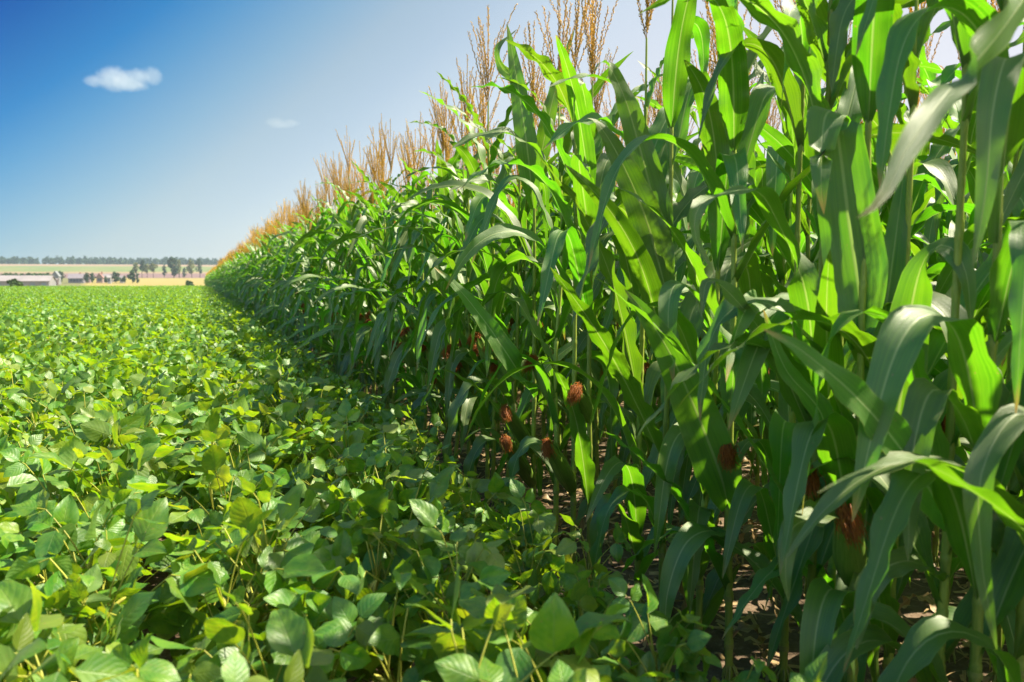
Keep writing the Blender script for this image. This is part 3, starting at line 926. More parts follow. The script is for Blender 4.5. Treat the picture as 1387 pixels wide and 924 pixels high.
LODN = {0: (30, 7), 1: (12, 3), 2: (7, 3)}
def leaf_at(sp, lf, lod):
    P = leaf_points(lf, *LODN[lod])
    xy = stalk_xy(sp, lf['z'])
    r = 0.010
    return P + np.array([xy[0] + r * math.cos(lf['phi']), xy[1] + r * math.sin(lf['phi']), lf['z']])

CORN_MATS = [M_CORN, M_STALK, M_NODE, M_TASSEL, M_HUSK, M_SILK, M_DRY]
def corn_merged(sp, lod):
    mb = MB()
    corn_stalk(sp, max(lod, 1), mb)
    mb.qm = [np.full(len(q), 1, np.int32) for q in mb.q]
    for lf in sp['leaves']:
        mb.add_grid(leaf_at(sp, lf, lod), rnd=lf['rnd'], mat=6 if lf.get('dead') else 0)
    corn_tassel(sp, lod, mb, 3)
    if sp['ear'] and lod < 2:
        tip, ax = corn_ear(sp, 1, mb, 4)
        corn_silk(tip, ax, 1, mb, sp['seed'], 5)
    return mb

def corn_prototype(sp):
    """meshes of one corn plant: list of (name, mesh, child list)"""
    parts = []
    mb = MB(); corn_stalk(sp, 0, mb); parts.append(('stalk', mb.mesh('stalk', [M_STALK, M_NODE]), []))
    for lf in sp['leaves']:
        mb = MB(); mb.add_grid(leaf_at(sp, lf, 0), rnd=lf['rnd'])
        parts.append(('leaf', mb.mesh('leaf', M_DRY if lf.get('dead') else M_CORN), []))
    mb = MB(); corn_tassel(sp, 0, mb); parts.append(('tassel', mb.mesh('tassel', M_TASSEL), []))
    if sp['ear']:
        mb = MB(); tip, ax = corn_ear(sp, 0, mb)
        sb = MB(); corn_silk(tip, ax, 0, sb, sp['seed'])
        parts.append(('ear', mb.mesh('ear', M_HUSK), [('silk', sb.mesh('silk', M_SILK))]))
    return parts

def place_parts(root, parts):
    for nm, me, kids in parts:
        o = link(nm, me, root)
        for kn, km in kids:
            link(kn, km, o)

def in_frame(pts, margin=40):
    px, py, d = project(pts)
    return bool(np.any((d > 0.1) & (px > -margin) & (px < 1387 + margin) & (py > -margin) & (py < 924 + margin)))

NSPEC = 16
specs = [corn_spec(np.random.RandomState(100 + i)) for i in range(NSPEC)]
protos = [corn_prototype(sp) for sp in specs]
lod1 = [corn_merged(sp, 1).arrays() for sp in specs]
lod2 = [corn_merged(sp, 2).arrays() for sp in specs]
mid_meshes = []
for sp in specs:                                   # mid-distance plants: stalk, foliage, tassel
    a = MB(); corn_stalk(sp, 1, a)
    f = MB()
    for lf in sp['leaves']:
        f.add_grid(leaf_at(sp, lf, 1), rnd=lf['rnd'], mat=1 if lf.get('dead') else 0)
    t = MB(); corn_tassel(sp, 1, t)
    parts = [('stalk', a.mesh('stalk', M_STALK), []), ('foliage', f.mesh('foliage', [M_CORN, M_DRY]), []), ('tassel', t.mesh('tassel', M_TASSEL), [])]
    if sp['ear']:
        e = MB(); tip, ax = corn_ear(sp, 1, e); s_ = MB(); corn_silk(tip, ax, 1, s_, sp['seed'])
        parts.append(('ear', e.mesh('ear', M_HUSK), [('silk', s_.mesh('silk', M_SILK))]))
    mid_meshes.append(parts)

# ---- the plants of the front row that stand out in the photograph, each with its own blades and ears
def row_depth(px):
    az = R(YAW) + math.atan((px - 693.5) / F_PX)
    return ROW_X / math.sin(az) * math.cos(az - R(YAW))

def smooth_curve(P, n):
    P = np.asarray(P, float)
    k = len(P)
    E = np.vstack([2 * P[0] - P[1], P, 2 * P[-1] - P[-2]])
    out = []
    for i in range(k - 1):
        p0, p1, p2, p3 = E[i:i + 4]
        for t in np.linspace(0, 1, 14, endpoint=False):
            out.append(0.5 * ((2 * p1) + (-p0 + p2) * t + (2 * p0 - 5 * p1 + 4 * p2 - p3) * t ** 2 + (-p0 + 3 * p1 - 3 * p2 + p3) * t ** 3))
    out.append(P[-1])
    out = np.array(out)
    L = np.concatenate([[0], np.cumsum(np.linalg.norm(np.diff(out, axis=0), axis=1))])
    t = np.linspace(0, L[-1], n)
    return np.stack([np.interp(t, L, out[:, i]) for i in range(3)], -1)

def shaped_leaf(world_pts, width, hint, rs, fold=0.25, ruf=0.008, tip_yellow=False):
    c = smooth_curve(world_pts, 36)
    s = np.linspace(0, 1, 36)
    d = nrmz(np.gradient(c, axis=0))
    h = np.asarray(hint, float)
    if h.ndim == 1: h = np.tile(h, (36, 1))
    nr = nrmz(h - (h * d).sum(1, keepdims=True) * d)
    b = np.cross(nr, d)
    ro = np.interp(s, [0, 1], [0, rs.normal(0, 0.35)])[:, None]
    b2 = b * np.cos(ro) + nr * np.sin(ro); n2 = nr * np.cos(ro) - b * np.sin(ro)
    sp = dict(wid=width, fold=fold, ruf=ruf, rf=rs.uniform(4, 7), rp=rs.uniform(0, 6.28))
    return sweep_leaf(c, b2, n2, s, sp, 7)

TOCAM = {}
def feature_plant(label, px, seed, blades=(), ears=(), keep=lambda z: True, depth=None, group=None, stalk_scale=1.0):
    rs = np.random.RandomState(seed)
    sp = corn_spec(rs)
    sp['wob'] *= 0.5
    depth = depth or row_depth(px)
    g = ray_point(px, 378, depth)
    root = empty('corn_plant', (g.x, g.y, 0))
    tag(root, label, 'corn plant', group)
    mb = MB(); corn_stalk(sp, 0, mb); link('stalk', mb.mesh('stalk', [M_STALK, M_NODE]), root)
    for lf in sp['leaves']:
        if keep(lf['z']):
            mb = MB(); mb.add_grid(leaf_at(sp, lf, 0), rnd=lf['rnd'])
            link('leaf', mb.mesh('leaf', M_DRY if lf.get('dead') else M_CORN), root)
    mb = MB(); corn_tassel(sp, 0, mb); link('tassel', mb.mesh('tassel', M_TASSEL), root)
    o = np.array([g.x, g.y, 0.0])
    for bl in blades:
        pts = [np.array(ray_point(*p)) - o for p in bl['pts']]
        z0 = pts[0][2]
        st = np.append(stalk_xy(sp, min(max(z0, 0), sp['top'])), z0)
        pts[0] = st + nrmz(np.append(pts[1][:2] - st[:2], 0)) * 0.009
        mid = np.mean(pts, axis=0) + o
        tc = nrmz(np.array(cam.location) - mid)
        hx = bl.get('hint', (1.0, 0.6, 0.0))
        left = np.array([-math.cos(R(YAW)), math.sin(R(YAW)), 0])
        if isinstance(hx, list):                          # the face turns along the blade
            hs_ = np.array([tc * a + np.array([0, 0, 1.0]) * b_ + left * c_ for a, b_, c_ in hx])
            t_ = np.linspace(0, 1, len(hs_))
            hint = np.stack([np.interp(np.linspace(0, 1, 36), t_, hs_[:, i]) for i in range(3)], -1)
        else:
            hint = tc * hx[0] + np.array([0, 0, 1.0]) * hx[1] + left * hx[2]
        dm = np.mean([p[2] for p in bl['pts']])
        mb = MB()
        mb.add_grid(shaped_leaf(pts, bl['w'] * dm / F_PX, hint, rs, bl.get('fold', 0.25), bl.get('ruf', 0.007)), rnd=bl.get('rnd', rs.uniform(0.1, 0.8)))
        link('leaf', mb.mesh('leaf', M_CORN), root)
    for e in ears:
        bp = np.array(ray_point(*e[0])) - o; tp = np.array(ray_point(*e[1])) - o
        bp = np.append(stalk_xy(sp, bp[2]), bp[2]) + nrmz(np.append(tp[:2] - bp[:2], 0.0)) * 0.014
        ax = tp - bp; L = float(np.linalg.norm(ax)); ax = ax / L
        mb = MB(); tip, ax = ear_body(bp, ax, L, 0, mb, seed + 5, 0, e[2] if len(e) > 2 else 1.15)
        eo = link('ear', mb.mesh('ear', M_HUSK), root)
        sb = MB(); corn_silk(tip, ax, 0, sb, seed + 11 + int(e[0][0]))
        link('silk', sb.mesh('silk', M_SILK), eo)
    FEATURES.append((g.x, g.y))
    return root
FEATURES = []
GF = 'corn plants of the front row'
low = lambda z: z < 0.85 or z > 1.5
feature_plant('corn plant at the right edge whose thick sunlit stalk stands bare in view', 1340, 21,
    [dict(pts=[(1340, 330, 1.58), (1362, 200, 1.52), (1372, 110, 1.42), (1362, 80, 1.34), (1345, 150, 1.28), (1335, 260, 1.26), (1318, 360, 1.25)], w=62, hint=[(-.2, .9, .3), (0, 1, .2), (.6, 1, .2), (1, .3, .2)], rnd=.3),
     dict(pts=[(1340, 470, 1.58), (1372, 360, 1.50), (1392, 300, 1.42), (1392, 330, 1.34), (1382, 460, 1.30), (1376, 560, 1.30)], w=52, hint=[(-.2, .9, 0), (.4, 1, 0), (1, .2, 0)]),
     dict(pts=[(1340, 640, 1.58), (1300, 560, 1.54), (1262, 530, 1.50), (1236, 620, 1.46), (1230, 760, 1.45)], w=62, hint=[(0, 1, 0), (.6, .8, 0), (1, .1, 0)], rnd=.15)],
    keep=low, group=GF)
feature_plant('corn plant with one broad upright blade and an ear in bright orange silk', 1172, 22,
    [dict(pts=[(1172, 474, 1.89), (1164, 400, 1.88), (1150, 300, 1.86), (1136, 190, 1.84), (1128, 152, 1.80), (1116, 165, 1.75), (1112, 240, 1.72), (1116, 290, 1.72)], w=88, hint=[(1, .3, 0), (1, .2, 0), (.8, .5, 0), (.2, 1, 0), (-1, .2, 0)], fold=.12, rnd=.55),
     dict(pts=[(1172, 640, 1.89), (1210, 590, 1.84), (1232, 430, 1.76), (1252, 352, 1.70), (1282, 332, 1.66), (1308, 368, 1.62), (1316, 445, 1.62)], w=66, hint=[(1, .4, .2), (1, .3, .2), (.6, .8, .2), (.3, 1, -.2), (.6, .2, -.7)], fold=.18, rnd=.25),
     dict(pts=[(1172, 700, 1.89), (1130, 690, 1.78), (1090, 705, 1.68), (1072, 720, 1.62), (1064, 770, 1.60), (1068, 815, 1.60)], w=52, hint=[(.4, 1, 0), (.4, 1, 0), (.7, .4, .5)]),
     dict(pts=[(1172, 560, 1.89), (1196, 440, 1.90), (1216, 300, 1.92), (1226, 215, 1.95)], w=46, hint=(1, .3, 0), rnd=.7)],
    ears=[((1186, 790, 1.88), (1146, 692, 1.74), 1.2)], keep=low, group=GF)
feature_plant('corn plant whose narrow leaf arches up and bends sharply over to the left', 1112, 23,
    [dict(pts=[(1112, 540, 2.0), (1092, 400, 1.94), (1048, 290, 1.86), (1022, 258, 1.80), (985, 262, 1.73), (948, 278, 1.68), (942, 320, 1.66), (968, 372, 1.66)], w=52, hint=[(.4, .9, .3), (.4, .9, .3), (.3, 1, .3), (.2, 1, 0), (.8, .3, -.4)], fold=.2, rnd=.35),
     dict(pts=[(1112, 600, 2.0), (1050, 480, 1.94), (1000, 410, 1.88), (960, 380, 1.84), (950, 430, 1.80)], w=44, hint=[(.5, .8, .2), (.6, .8, .2), (.8, .4, 0)]),
     dict(pts=[(1112, 590, 2.0), (1128, 640, 1.92), (1112, 560, 1.84), (1064, 500, 1.78), (1034, 420, 1.75)], w=40, hint=(1, .4, 0), rnd=.7),
     dict(pts=[(1112, 330, 2.0), (1122, 240, 2.02), (1150, 150, 2.05), (1170, 60, 2.1), (1178, 20, 2.1)], w=44, hint=(1, .2, 0), rnd=.8)],
    ears=[((1112, 690, 2.0), (1096, 640, 1.92), 0.9)], keep=low, group=GF)
feature_plant('corn plant with a long leaf reaching out left to a yellowed tip', 1290, 24,
    [dict(pts=[(1290, 720, 1.64), (1262, 668, 1.56), (1228, 618, 1.48), (1167, 545, 1.38), (1090, 478, 1.30), (1034, 446, 1.26)], w=70, hint=(1, .35, .0), fold=.15, rnd=.89),
     dict(pts=[(1290, 800, 1.64), (1230, 760, 1.58), (1180, 790, 1.54), (1160, 880, 1.54)], w=54, hint=[(.4, 1, 0), (.8, .6, 0), (1, 0, 0)], rnd=.1)],
    keep=low, group=GF)
feature_plant('nearest corn plant, its big soft leaf slanting down across the top right corner', 1455, 25,
    [dict(pts=[(1455, -40, 1.41), (1420, -50, 1.30), (1387, 0, 1.16), (1341, 62, 1.06), (1276, 135, 0.98), (1227, 205, 0.94), (1195, 268, 0.92), (1160, 296, 0.91)], w=80, hint=(1, -.65, .6), fold=.2, rnd=.45),
     dict(pts=[(1455, 800, 1.41), (1387, 718, 1.30), (1327, 672, 1.20), (1272, 637, 1.12), (1217, 622, 1.06), (1157, 642, 1.02), (1108, 668, 1.0)], w=46, hint=(.35, 1, .2), fold=.3, rnd=.3),
     dict(pts=[(1455, 850, 1.41), (1440, 640, 1.36), (1385, 560, 1.30), (1330, 640, 1.26), (1330, 760, 1.26), (1350, 880, 1.26)], w=60, hint=[(.1, 1, 0), (.4, 1, 0), (1, .3, .2)], rnd=.2)],
    keep=low, group=GF)
feature_plant('corn plant with a wide dark blade leaning up to the left above bare soil', 1000, 26,
    [dict(pts=[(1000, 690, 2.31), (975, 640, 2.26), (944, 560, 2.20), (908, 480, 2.14), (870, 420, 2.10), (846, 392, 2.08)], w=70, hint=(1, .3, .3), fold=.22, rnd=.4),
     dict(pts=[(1000, 560, 2.31), (990, 480, 2.28), (940, 400, 2.22), (915, 385, 2.18), (905, 430, 2.15), (912, 520, 2.15)], w=48, hint=[(.4, .9, .3), (.3, 1, .2), (1, .3, 0)]),
     dict(pts=[(1000, 760, 2.31), (968, 720, 2.2), (930, 735, 2.1), (905, 800, 2.06), (900, 870, 2.05)], w=50, hint=[(.3, 1, 0), (.4, 1, 0), (1, .2, 0)])],
    ears=[((1002, 650, 2.3), (986, 606, 2.22), 0.9)], keep=lambda z: z < 0.4 or z > 1.1, group=GF)
feature_plant('corn plant with a pair of long pale blades lying side by side', 905, 27,
    [dict(pts=[(905, 360, 2.66), (885, 270, 2.62), (852, 150, 2.56), (830, 98, 2.52), (815, 84, 2.48), (802, 100, 2.45)], w=48, hint=(1, .75, .3), fold=.15, rnd=.2),
     dict(pts=[(905, 400, 2.66), (876, 300, 2.58), (842, 220, 2.52), (812, 170, 2.48), (795, 160, 2.45)], w=54, hint=(1, .75, .3), fold=.12, rnd=.15)],
    keep=lambda z: z < 1.0 or z > 1.5, group=GF)
feature_plant('corn plant with a single spearlike blade standing clear against the sky', 722, 28,
    [dict(pts=[(722, 280, 3.62), (714, 200, 3.60), (702, 120, 3.58), (692, 60, 3.56), (687, 33, 3.55)], w=34, hint=(1, .1, .1), fold=.15, rnd=.4),
     dict(pts=[(722, 210, 3.62), (704, 120, 3.66), (680, 92, 3.68), (674, 66, 3.68), (700, 40, 3.68)], w=20, hint=[(.3, 1, .3), (.6, .6, .6), (1, .2, 0)]),
     dict(pts=[(722, 250, 3.62), (745, 150, 3.6), (765, 80, 3.6), (778, 40, 3.6)], w=24, hint=(1, .2, 0), rnd=.2),
     dict(pts=[(722, 545, 3.62), (700, 500, 3.50), (660, 440, 3.42), (620, 390, 3.36), (588, 362, 3.32)], w=36, hint=(.8, .7, .2), rnd=.75)],
    ears=[((722, 668, 3.60), (684, 592, 3.46), 1.15), ((722, 620, 3.60), (684, 552, 3.48), 1.1)], keep=lambda z: z < 0.3 or 0.95 < z < 1.3, group=GF)
feature_plant('corn plant with a plump ear tilted left under rusty silk', 778, 29, [], ears=[((776, 668, 3.28), (741, 598, 3.14), 1.2)], keep=lambda z: z < 0.35 or z > 0.95, group=GF)
feature_plant('corn plant with two ears whose dark silk tufts hang one above the other', 632, 30, [], ears=[((632, 545, 4.5), (615, 500, 4.36), 1.1), ((632, 505, 4.5), (610, 470, 4.38), 1.0)], keep=lambda z: z < 0.35 or z > 0.95, group=GF)
feature_plant('corn plant with a drooping brown silked ear close above the soybeans', 606, 31, [], ears=[((606, 540, 4.8), (584, 505, 4.66), 1.1)], keep=lambda z: z < 0.3 or z > 0.9, group=GF)
feature_plant('corn plant with a round orange silk tuft peeping out between leaves', 800, 32, [], ears=[((800, 570, 3.14), (783, 526, 3.02), 1.1)], keep=lambda z: z < 0.35 or z > 1.0, group=GF)

feature_plant('corn plant with a dark broad leaf rising right from its base beside the soybean edge', 868, 40,
    [dict(pts=[(868, 915, 2.83), (900, 878, 2.74), (945, 832, 2.64), (988, 782, 2.56), (1004, 762, 2.54)], w=58, hint=(1, .15, .1), fold=.2, rnd=.3),
     dict(pts=[(868, 800, 2.83), (893, 745, 2.76), (912, 728, 2.70), (930, 760, 2.66), (934, 830, 2.66)], w=40, hint=[(.3, 1, 0), (.4, 1, 0), (1, .2, 0)], rnd=.5),
     dict(pts=[(868, 770, 2.83), (846, 700, 2.76), (826, 680, 2.72), (810, 720, 2.70), (806, 790, 2.70)], w=38, hint=[(.3, 1, 0), (.4, 1, 0), (1, .2, 0)], rnd=.2)],
    keep=lambda z: z < 0.8 or z > 1.1, group=GF)
for q, (px_, lab) in enumerate([(1075, 'corn plant half hidden low down between the arching leaf and the broad blade'), (1225, 'corn plant half hidden behind the bright orange silked ear'),
                                (1400, 'corn plant behind the bare sunlit stalk at the right edge'), (1140, 'corn plant in the gap right of the sharply arching leaf')]):
    feature_plant(lab, px_, 60 + q, keep=lambda z: z < 0.95 or z > 1.5, depth=row_depth(px_) * 1.10, group=GF)
cand = []
for k in range(10):
    x0 = ROW_X + ROW_D * k
    y = -1.2 + rng.uniform(0, 0.15)
    ymax = 170 if k < 3 else 110
    while y < ymax:
        x = x0 + rng.normal(0, 0.025)
        sc = rng.uniform(0.92, 1.06)
        cand.append(dict(row=k, x=x, y=y, sc=sc, rz=rng.normal(0, 0.5) + (math.pi * rng.randint(2) if k else 0), tx=rng.normal(0, 0.03), ty=rng.normal(0, 0.03),
                         v=rng.randint(NSPEC), d=math.hypot(x, y)))
        y += (CORN_DY + (0, 0.05, 0.09, 0.15)[min(k, 3)] if y < 60 else CORN_DY * 1.8) * rng.uniform(0.75, 1.25)
cand = [c for c in cand if not (c['row'] == 0 and -2.0 < c['y'] < 1.95)]
cand = [c for c in cand if min((c['x'] - fx) ** 2 + (c['y'] - fy) ** 2 for fx, fy in FEATURES) > 0.12 ** 2]
for c in cand:
    pts = [[c['x'], c['y'], z] for z in (0.4, 1.0, 1.6, 2.2)]
    c['in'] = c['row'] <= 3 and in_frame(pts, 120)
    c['score'] = c['d'] * (1 + 0.55 * c['row'])
vis = sorted([c for c in cand if c['in']], key=lambda c: c['score'])
indiv = vis[:284]
ids = set(id(c) for c in indiv)
GC = {0: 'corn plants of the front row', 1: 'corn plants of the second row', 2: 'corn plants deeper in the field', 3: 'corn plants deeper in the field'}
LC = {(0, True): 'tall green corn plant with tan tassel and silked ear beside the soybeans', (0, False): 'tall green earless corn plant with tan tassel beside the soybeans',
      (1, True): 'tall eared corn plant just behind the front row of corn', (1, False): 'tall earless corn plant just behind the front row of corn',
      (2, True): 'tall corn plant mostly hidden behind two rows of corn', (2, False): 'tall corn plant mostly hidden behind two rows of corn',
      (3, True): 'tall corn plant mostly hidden behind two rows of corn', (3, False): 'tall corn plant mostly hidden behind two rows of corn'}
NEAR_N = 130
for i, c in enumerate(indiv):
    sp = specs[c['v']]
    root = bpy.data.objects.new('corn_plant', None)
    COL.objects.link(root)
    root.empty_display_size = 0.1
    root.location = (c['x'], c['y'], 0)
    root.rotation_euler = (c['tx'], c['ty'], c['rz'])
    root.scale = (c['sc'],) * 3
    tag(root, LC[(c['row'], sp['ear'])], 'corn plant', GC[c['row']])
    place_parts(root, protos[c['v']] if i < NEAR_N else mid_meshes[c['v']])

rest = [c for c in cand if id(c) not in ids]
mb = MB()
for lodset, sel in ((lod1, [c for c in rest if c['d'] < 22]), (lod2, [c for c in rest if c['d'] >= 22])):
    for v in range(NSPEC):
        s_ = [c for c in sel if c['v'] == v]
        if s_:
            mats = np.stack([mat44(c['x'], c['y'], 0, c['rz'], c['sc'], c['tx'], c['ty']) for c in s_])
            mb.add_copies(lodset[v], mats, rng.uniform(0, 1, len(s_)))
o = link('corn_field', mb.mesh('corn_field', CORN_MATS))
tag(o, 'dense mass of corn stretching to the far end of the field', 'corn field', kind='stuff')

# ------------------------------------------------------------------ soybeans
def leaflet(rs, n, m, L, W):
    """leaflet along +X from the origin, face up +Z"""
    s = np.linspace(0, 1, n)
    hw = W / 2 * (np.sin(math.pi * np.clip(s, 0, 1) ** 0.72) ** 0.80) * (1 - 0.18 * s) * 1.12
    hw[0] = 0.002; hw[-1] = 0.0008
    bend = rs.uniform(-0.2, 0.9); cup = rs.uniform(-0.25, 0.55)
    th = -bend * s ** 1.3 + rs.uniform(0, 0.25)
    dx = np.cos(th); dz = np.sin(th)
    cx = np.concatenate([[0], np.cumsum((dx[1:] + dx[:-1]) / 2)]) * L / (n - 1)
    cz = np.concatenate([[0], np.cumsum((dz[1:] + dz[:-1]) / 2)]) * L / (n - 1)
    u = np.linspace(-1, 1, m)
    P = np.zeros((n, m, 3))
    f = rs.uniform(1.2, 2.4); ph = rs.uniform(0, 6.28); am = rs.uniform(0.02, 0.07) * W
    for j, uu in enumerate(u):
        a = abs(uu)
        zz = hw * a * cup * (1.3 - 0.6 * a) + am * a ** 2 * np.sin(6.28 * f * s + ph + (1.5 if uu > 0 else 0))
        P[:, j, 0] = cx - dz * zz
        P[:, j, 1] = -hw * uu * (1 - 0.25 * abs(cup) * a)
        P[:, j, 2] = cz + dx * zz
    return P

def rotm(ax, a):
    return np.array(Matrix.Rotation(a, 3, Vector(ax)))

SOY_N = {0: (9, 7), 1: (5, 3), 2: (3, 3)}
def soy_leaf(rs, base, phi, plen, pth, lod, mb, mbp, scale=1.0):
    """one trifoliate leaf on a petiole; blades to mb (mat 0), petiole to mbp (mat 1)"""
    n = 6 if lod == 0 else 3
    s = np.linspace(0, 1, n)
    th = pth * (0.55 + 0.5 * s)
    d = np.stack([np.sin(th) * math.cos(phi), np.sin(th) * math.sin(phi), np.cos(th)], -1)
    pts = base + np.concatenate([np.zeros((1, 3)), np.cumsum(d[1:] * plen / (n - 1), 0)])
    if lod < 2:
        tube(mbp, pts, np.linspace(0.0022, 0.0015, n), 5 if lod == 0 else 3, 1, rs.uniform(0, 1))
    e = pts[-1]
    rnd = rs.uniform(0, 1)
    tilt_az, tilt = rs.uniform(0, 6.28), abs(rs.normal(0, 0.72))
    T = rotm((math.cos(tilt_az), math.sin(tilt_az), 0), tilt)
    # leaflets turn their faces partly towards the light
    for k, da in enumerate((0.0, 1.15, -1.15)):
        L = rs.uniform(0.064, 0.094) * scale * (1.05 if k == 0 else 0.94)
        W = L * rs.uniform(0.66, 0.80)
        P = leaflet(rs, *SOY_N[lod], L, W)
        roll = rs.normal(0, 0.6); pit = rs.normal(0.05, 0.55)
        M = T @ rotm((0, 0, 1), phi + da + rs.normal(0, 0.2)) @ rotm((0, 1, 0), pit) @ rotm((1, 0, 0), roll)
        stalklet = 0.020 if k == 0 else 0.004
        P = P + np.array([stalklet, 0, 0])
        P = P @ M.T + e
        mb.add_grid(P, rnd=np.full(P.shape[0] * P.shape[1], np.clip(rnd + rs.normal(0, 0.12), 0, 1)), mat=0)
        if k == 0 and lod == 0:
            tube(mbp, np.stack([e, P[0].mean(0)]), [0.0015, 0.0012], 4, 1, 0.5)

def soy_spec(rs):
    H = rs.uniform(0.40, 0.50)
    nl = rs.randint(13, 16)
    lv = []
    phi = rs.uniform(0, 6.28)
    for i in range(nl):
        t = (i + 1) / nl
        phi += math.pi + rs.normal(0, 0.7)
        z = H * (0.22 + 0.78 * t)
        plen = rs.uniform(0.12, 0.28) * (1 - 0.35 * t) + 0.02
        lv.append(dict(z=z, phi=phi, plen=plen, pth=R(rs.uniform(22, 62)) * (1.15 - 0.45 * t), sc=(0.78 if t > 0.92 else 1.0) * rs.uniform(0.85, 1.12), seed=rs.randint(1 << 30)))
    return dict(H=H, lv=lv, lean=rs.normal(0, 0.05, 2), seed=rs.randint(1 << 30))

def soy_stem_xy(sp, z):
    t = z / sp['H']
    return np.array([sp['lean'][0] * t ** 1.5, sp['lean'][1] * t ** 1.5])

def soy_stem(sp, lod, mb, mat=1):
    z = np.linspace(-0.02, sp['H'], 8 if lod == 0 else 3)
    pts = np.stack([np.append(soy_stem_xy(sp, max(q, 0)), q) for q in z])
    tube(mb, pts, np.linspace(0.0042, 0.0018, len(z)), 6 if lod == 0 else 3, mat, 0.3)

def soy_pods(sp, mb, mat=0):
    rs = np.random.RandomState(sp['seed'])
    for lf in sp['lv'][1:-1]:
        for k in range(rs.randint(2, 5)):
            b = np.append(soy_stem_xy(sp, lf['z']), lf['z'] - 0.005)
            a = rs.uniform(0, 6.28); th = R(rs.uniform(20, 150))
            L = rs.uniform(0.035, 0.052)
            s = np.linspace(0, 1, 9)
            th_s = th + 0.5 * s
            d = np.stack([np.sin(th_s) * math.cos(a), np.sin(th_s) * math.sin(a), np.cos(th_s)], -1)
            pts = b + np.concatenate([np.zeros((1, 3)), np.cumsum(d[1:] * L / 8, 0)])
            rad = 0.0042 * np.sin(np.pi * np.clip(s, 0.05, 0.97)) ** 0.5 * (1 + 0.22 * np.sin(s * 6.28 * 3 - 1.5)) + 0.0003
            tube(mb, pts, rad, 6, mat, rs.uniform(0, 1))

def soy_parts(sp, lod=0):
    parts = []
    mb = MB(); soy_stem(sp, lod, mb, 0); parts.append(('stem', mb.mesh('stem', M_PETIOLE), []))
    for lf in sp['lv']:
        rs = np.random.RandomState(lf['seed'])
        mb = MB()
        b = np.append(soy_stem_xy(sp, lf['z']), lf['z'])
        soy_leaf(rs, b, lf['phi'], lf['plen'], lf['pth'], lod, mb, mb, lf['sc'])
        parts.append(('leaf', mb.mesh('leaf', [M_SOY, M_PETIOLE]), []))
    mb = MB(); soy_pods(sp, mb); parts.append(('pods', mb.mesh('pods', M_POD), []))
    return parts

def soy_merged(sp, lod, pods=False):
    mb = MB()
    if lod < 2: soy_stem(sp, 1, mb, 1)
    for lf in sp['lv']:
        rs = np.random.RandomState(lf['seed'])
        b = np.append(soy_stem_xy(sp, lf['z']), lf['z'])
        soy_leaf(rs, b, lf['phi'], lf['plen'], lf['pth'], lod, mb, mb, lf['sc'] * (1.0 if lod < 2 else 1.05))
    if pods: soy_pods(sp, mb, 2)
    return mb

NSOY = 14
sspecs = [soy_spec(np.random.RandomState(500 + i)) for i in range(NSOY)]
sprotos = [soy_parts(sp) for sp in sspecs]
s1 = [soy_merged(sp, 1).arrays() for sp in sspecs]
s2 = [soy_merged(sp, 2).arrays() for sp in sspecs]
smid = []
for sp in sspecs:
    a = MB(); soy_stem(sp, 0, a, 0)
    f = MB()
    for lf in sp['lv']:
        soy_leaf(np.random.RandomState(lf['seed']), np.append(soy_stem_xy(sp, lf['z']), lf['z']), lf['phi'], lf['plen'], lf['pth'], 0, f, f, lf['sc'])
    p = MB(); soy_pods(sp, p)
    smid.append([('stem', a.mesh('stem', M_PETIOLE), []), ('foliage', f.mesh('foliage', [M_SOY, M_PETIOLE]), []), ('pods', p.mesh('pods', M_POD), [])])

scand = []
SOY_ROW0, SOY_D = 0.88, 0.40
for k in range(0, 82):
    x0 = SOY_ROW0 - SOY_D * k
    y = -0.5 + rng.uniform(0, 0.1)
    while y < 88:
        dd = math.hypot(x0, y)
        left = -0.215 * y - 2.2
        if x0 > left and dd > 0.62:
            scand.append(dict(x=x0 + rng.normal(0, 0.035), y=y, sc=rng.uniform(0.9, 1.12) * (0.80 if k == 0 else 1.0), rz=rng.uniform(0, 6.28), v=rng.randint(NSOY), d=dd, row=k,
                              tx=rng.normal(0, 0.06), ty=rng.normal(0, 0.06)))
        y += 0.074 * rng.uniform(0.7, 1.3) * (1 if y < 45 else 1.35)
for c in scand:
    c['in'] = in_frame([[c['x'], c['y'], z] for z in (0.2, 0.55)], 60)
svis = sorted([c for c in scand if c['in']], key=lambda c: c['d'])
sind = svis[:294]
sids = set(id(c) for c in sind)
for i, c in enumerate(sind):
    root = bpy.data.objects.new('soybean_plant', None)
    COL.objects.link(root)
    root.empty_display_size = 0.05
    root.location = (c['x'], c['y'], 0)
    root.rotation_euler = (c['tx'], c['ty'], c['rz'])
    root.scale = (c['sc'],) * 3
    if c['row'] <= 1:
        tag(root, 'bushy soybean plant in the shaded rows next to the corn', 'soybean plant', 'soybean plants next to the corn')
    else:
        tag(root, 'bushy sunlit soybean plant in the near rows of the field', 'soybean plant', 'sunlit soybean plants nearest the camera')
    place_parts(root, sprotos[c['v']] if i < 95 else smid[c['v']])
rest = [c for c in scand if id(c) not in sids]
mb = MB()
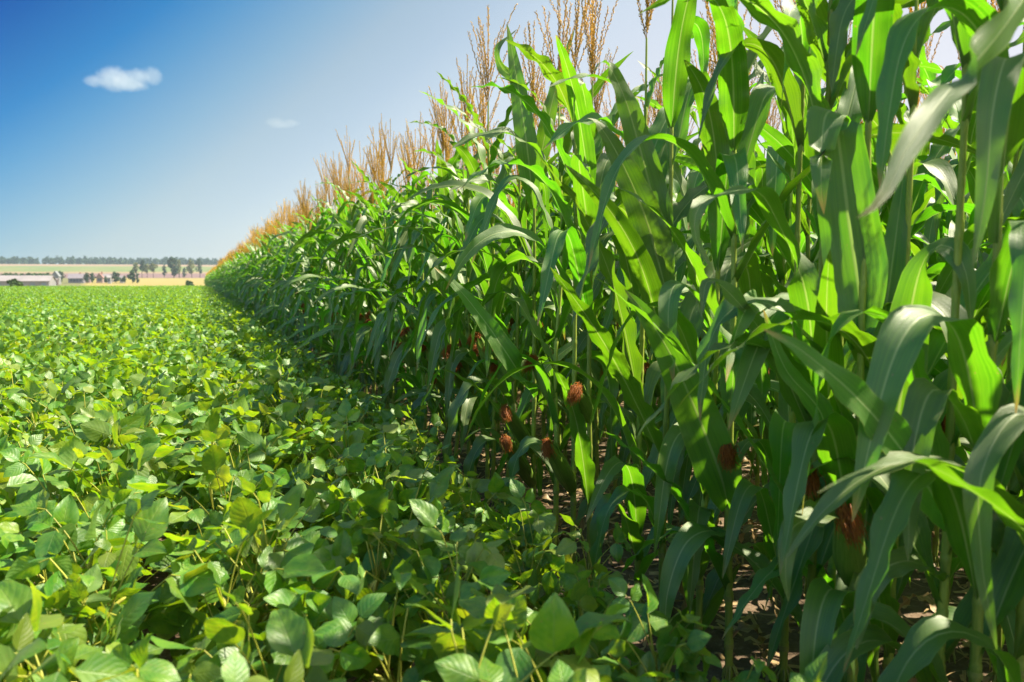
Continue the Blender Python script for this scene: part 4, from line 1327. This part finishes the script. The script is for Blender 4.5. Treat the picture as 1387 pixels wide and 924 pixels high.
for aset, sel in ((s1, [c for c in rest if c['d'] < 14]), (s2, [c for c in rest if c['d'] >= 14])):
    for v in range(NSOY):
        s_ = [c for c in sel if c['v'] == v]
        if s_:
            mats = np.stack([mat44(c['x'], c['y'], 0, c['rz'], c['sc'], c['tx'], c['ty']) for c in s_])
            mb.add_copies(aset[v], mats, rng.uniform(0, 1, len(s_)))
o = link('soybean_field', mb.mesh('soybean_field', [M_SOY, M_PETIOLE, M_POD]))
tag(o, 'even green soybean crop reaching to the horizon left of the corn', 'soybean field', kind='stuff')
print('counts', len(cand), len(scand), len(mb.v))

# ------------------------------------------------------------------ dry litter on the soil under the corn
def litter():
    rs = np.random.RandomState(3)
    mb = MB()
    for k in range(9000):
        x = rs.uniform(1.0, 5.0); y = rs.uniform(0.4, 9.0)
        L = rs.uniform(0.03, 0.16); W = rs.uniform(0.003, 0.016); a = rs.uniform(0, 6.28)
        n = 4
        s = np.linspace(-0.5, 0.5, n)
        z = 0.006 + rs.uniform(0, 0.02) + rs.normal(0, 0.006, n)
        cx = x + math.cos(a) * s * L; cy_ = y + math.sin(a) * s * L
        P = np.zeros((n, 2, 3))
        for j, sg in enumerate((-1, 1)):
            P[:, j, 0] = cx - math.sin(a) * sg * W / 2
            P[:, j, 1] = cy_ + math.cos(a) * sg * W / 2
            P[:, j, 2] = z + sg * rs.normal(0, 0.003)
        mb.add_grid(P, rnd=rs.uniform(0, 1))
    o = link('straw_litter', mb.mesh('straw_litter', M_DRY))
    tag(o, 'dry straw and leaf litter on the soil under the corn', 'litter', kind='stuff')
litter()

# ------------------------------------------------------------------ haze over the country
def haze():
    mb = MB()
    box(mb, -3300, 3300, -80, 5300, -2.6, 46)
    m, t = new_mat('pale_air')
    N = NT(t)
    v = N.n('ShaderNodeVolumePrincipled')
    v.inputs['Color'].default_value = (0.40, 0.52, 0.68, 1)
    v.inputs['Density'].default_value = 0.00023
    v.inputs['Anisotropy'].default_value = 0.2
    N.out(v.outputs[0], True)
    o = link('haze', mb.mesh('haze', m, False))
    tag(o, kind='stuff')
haze()
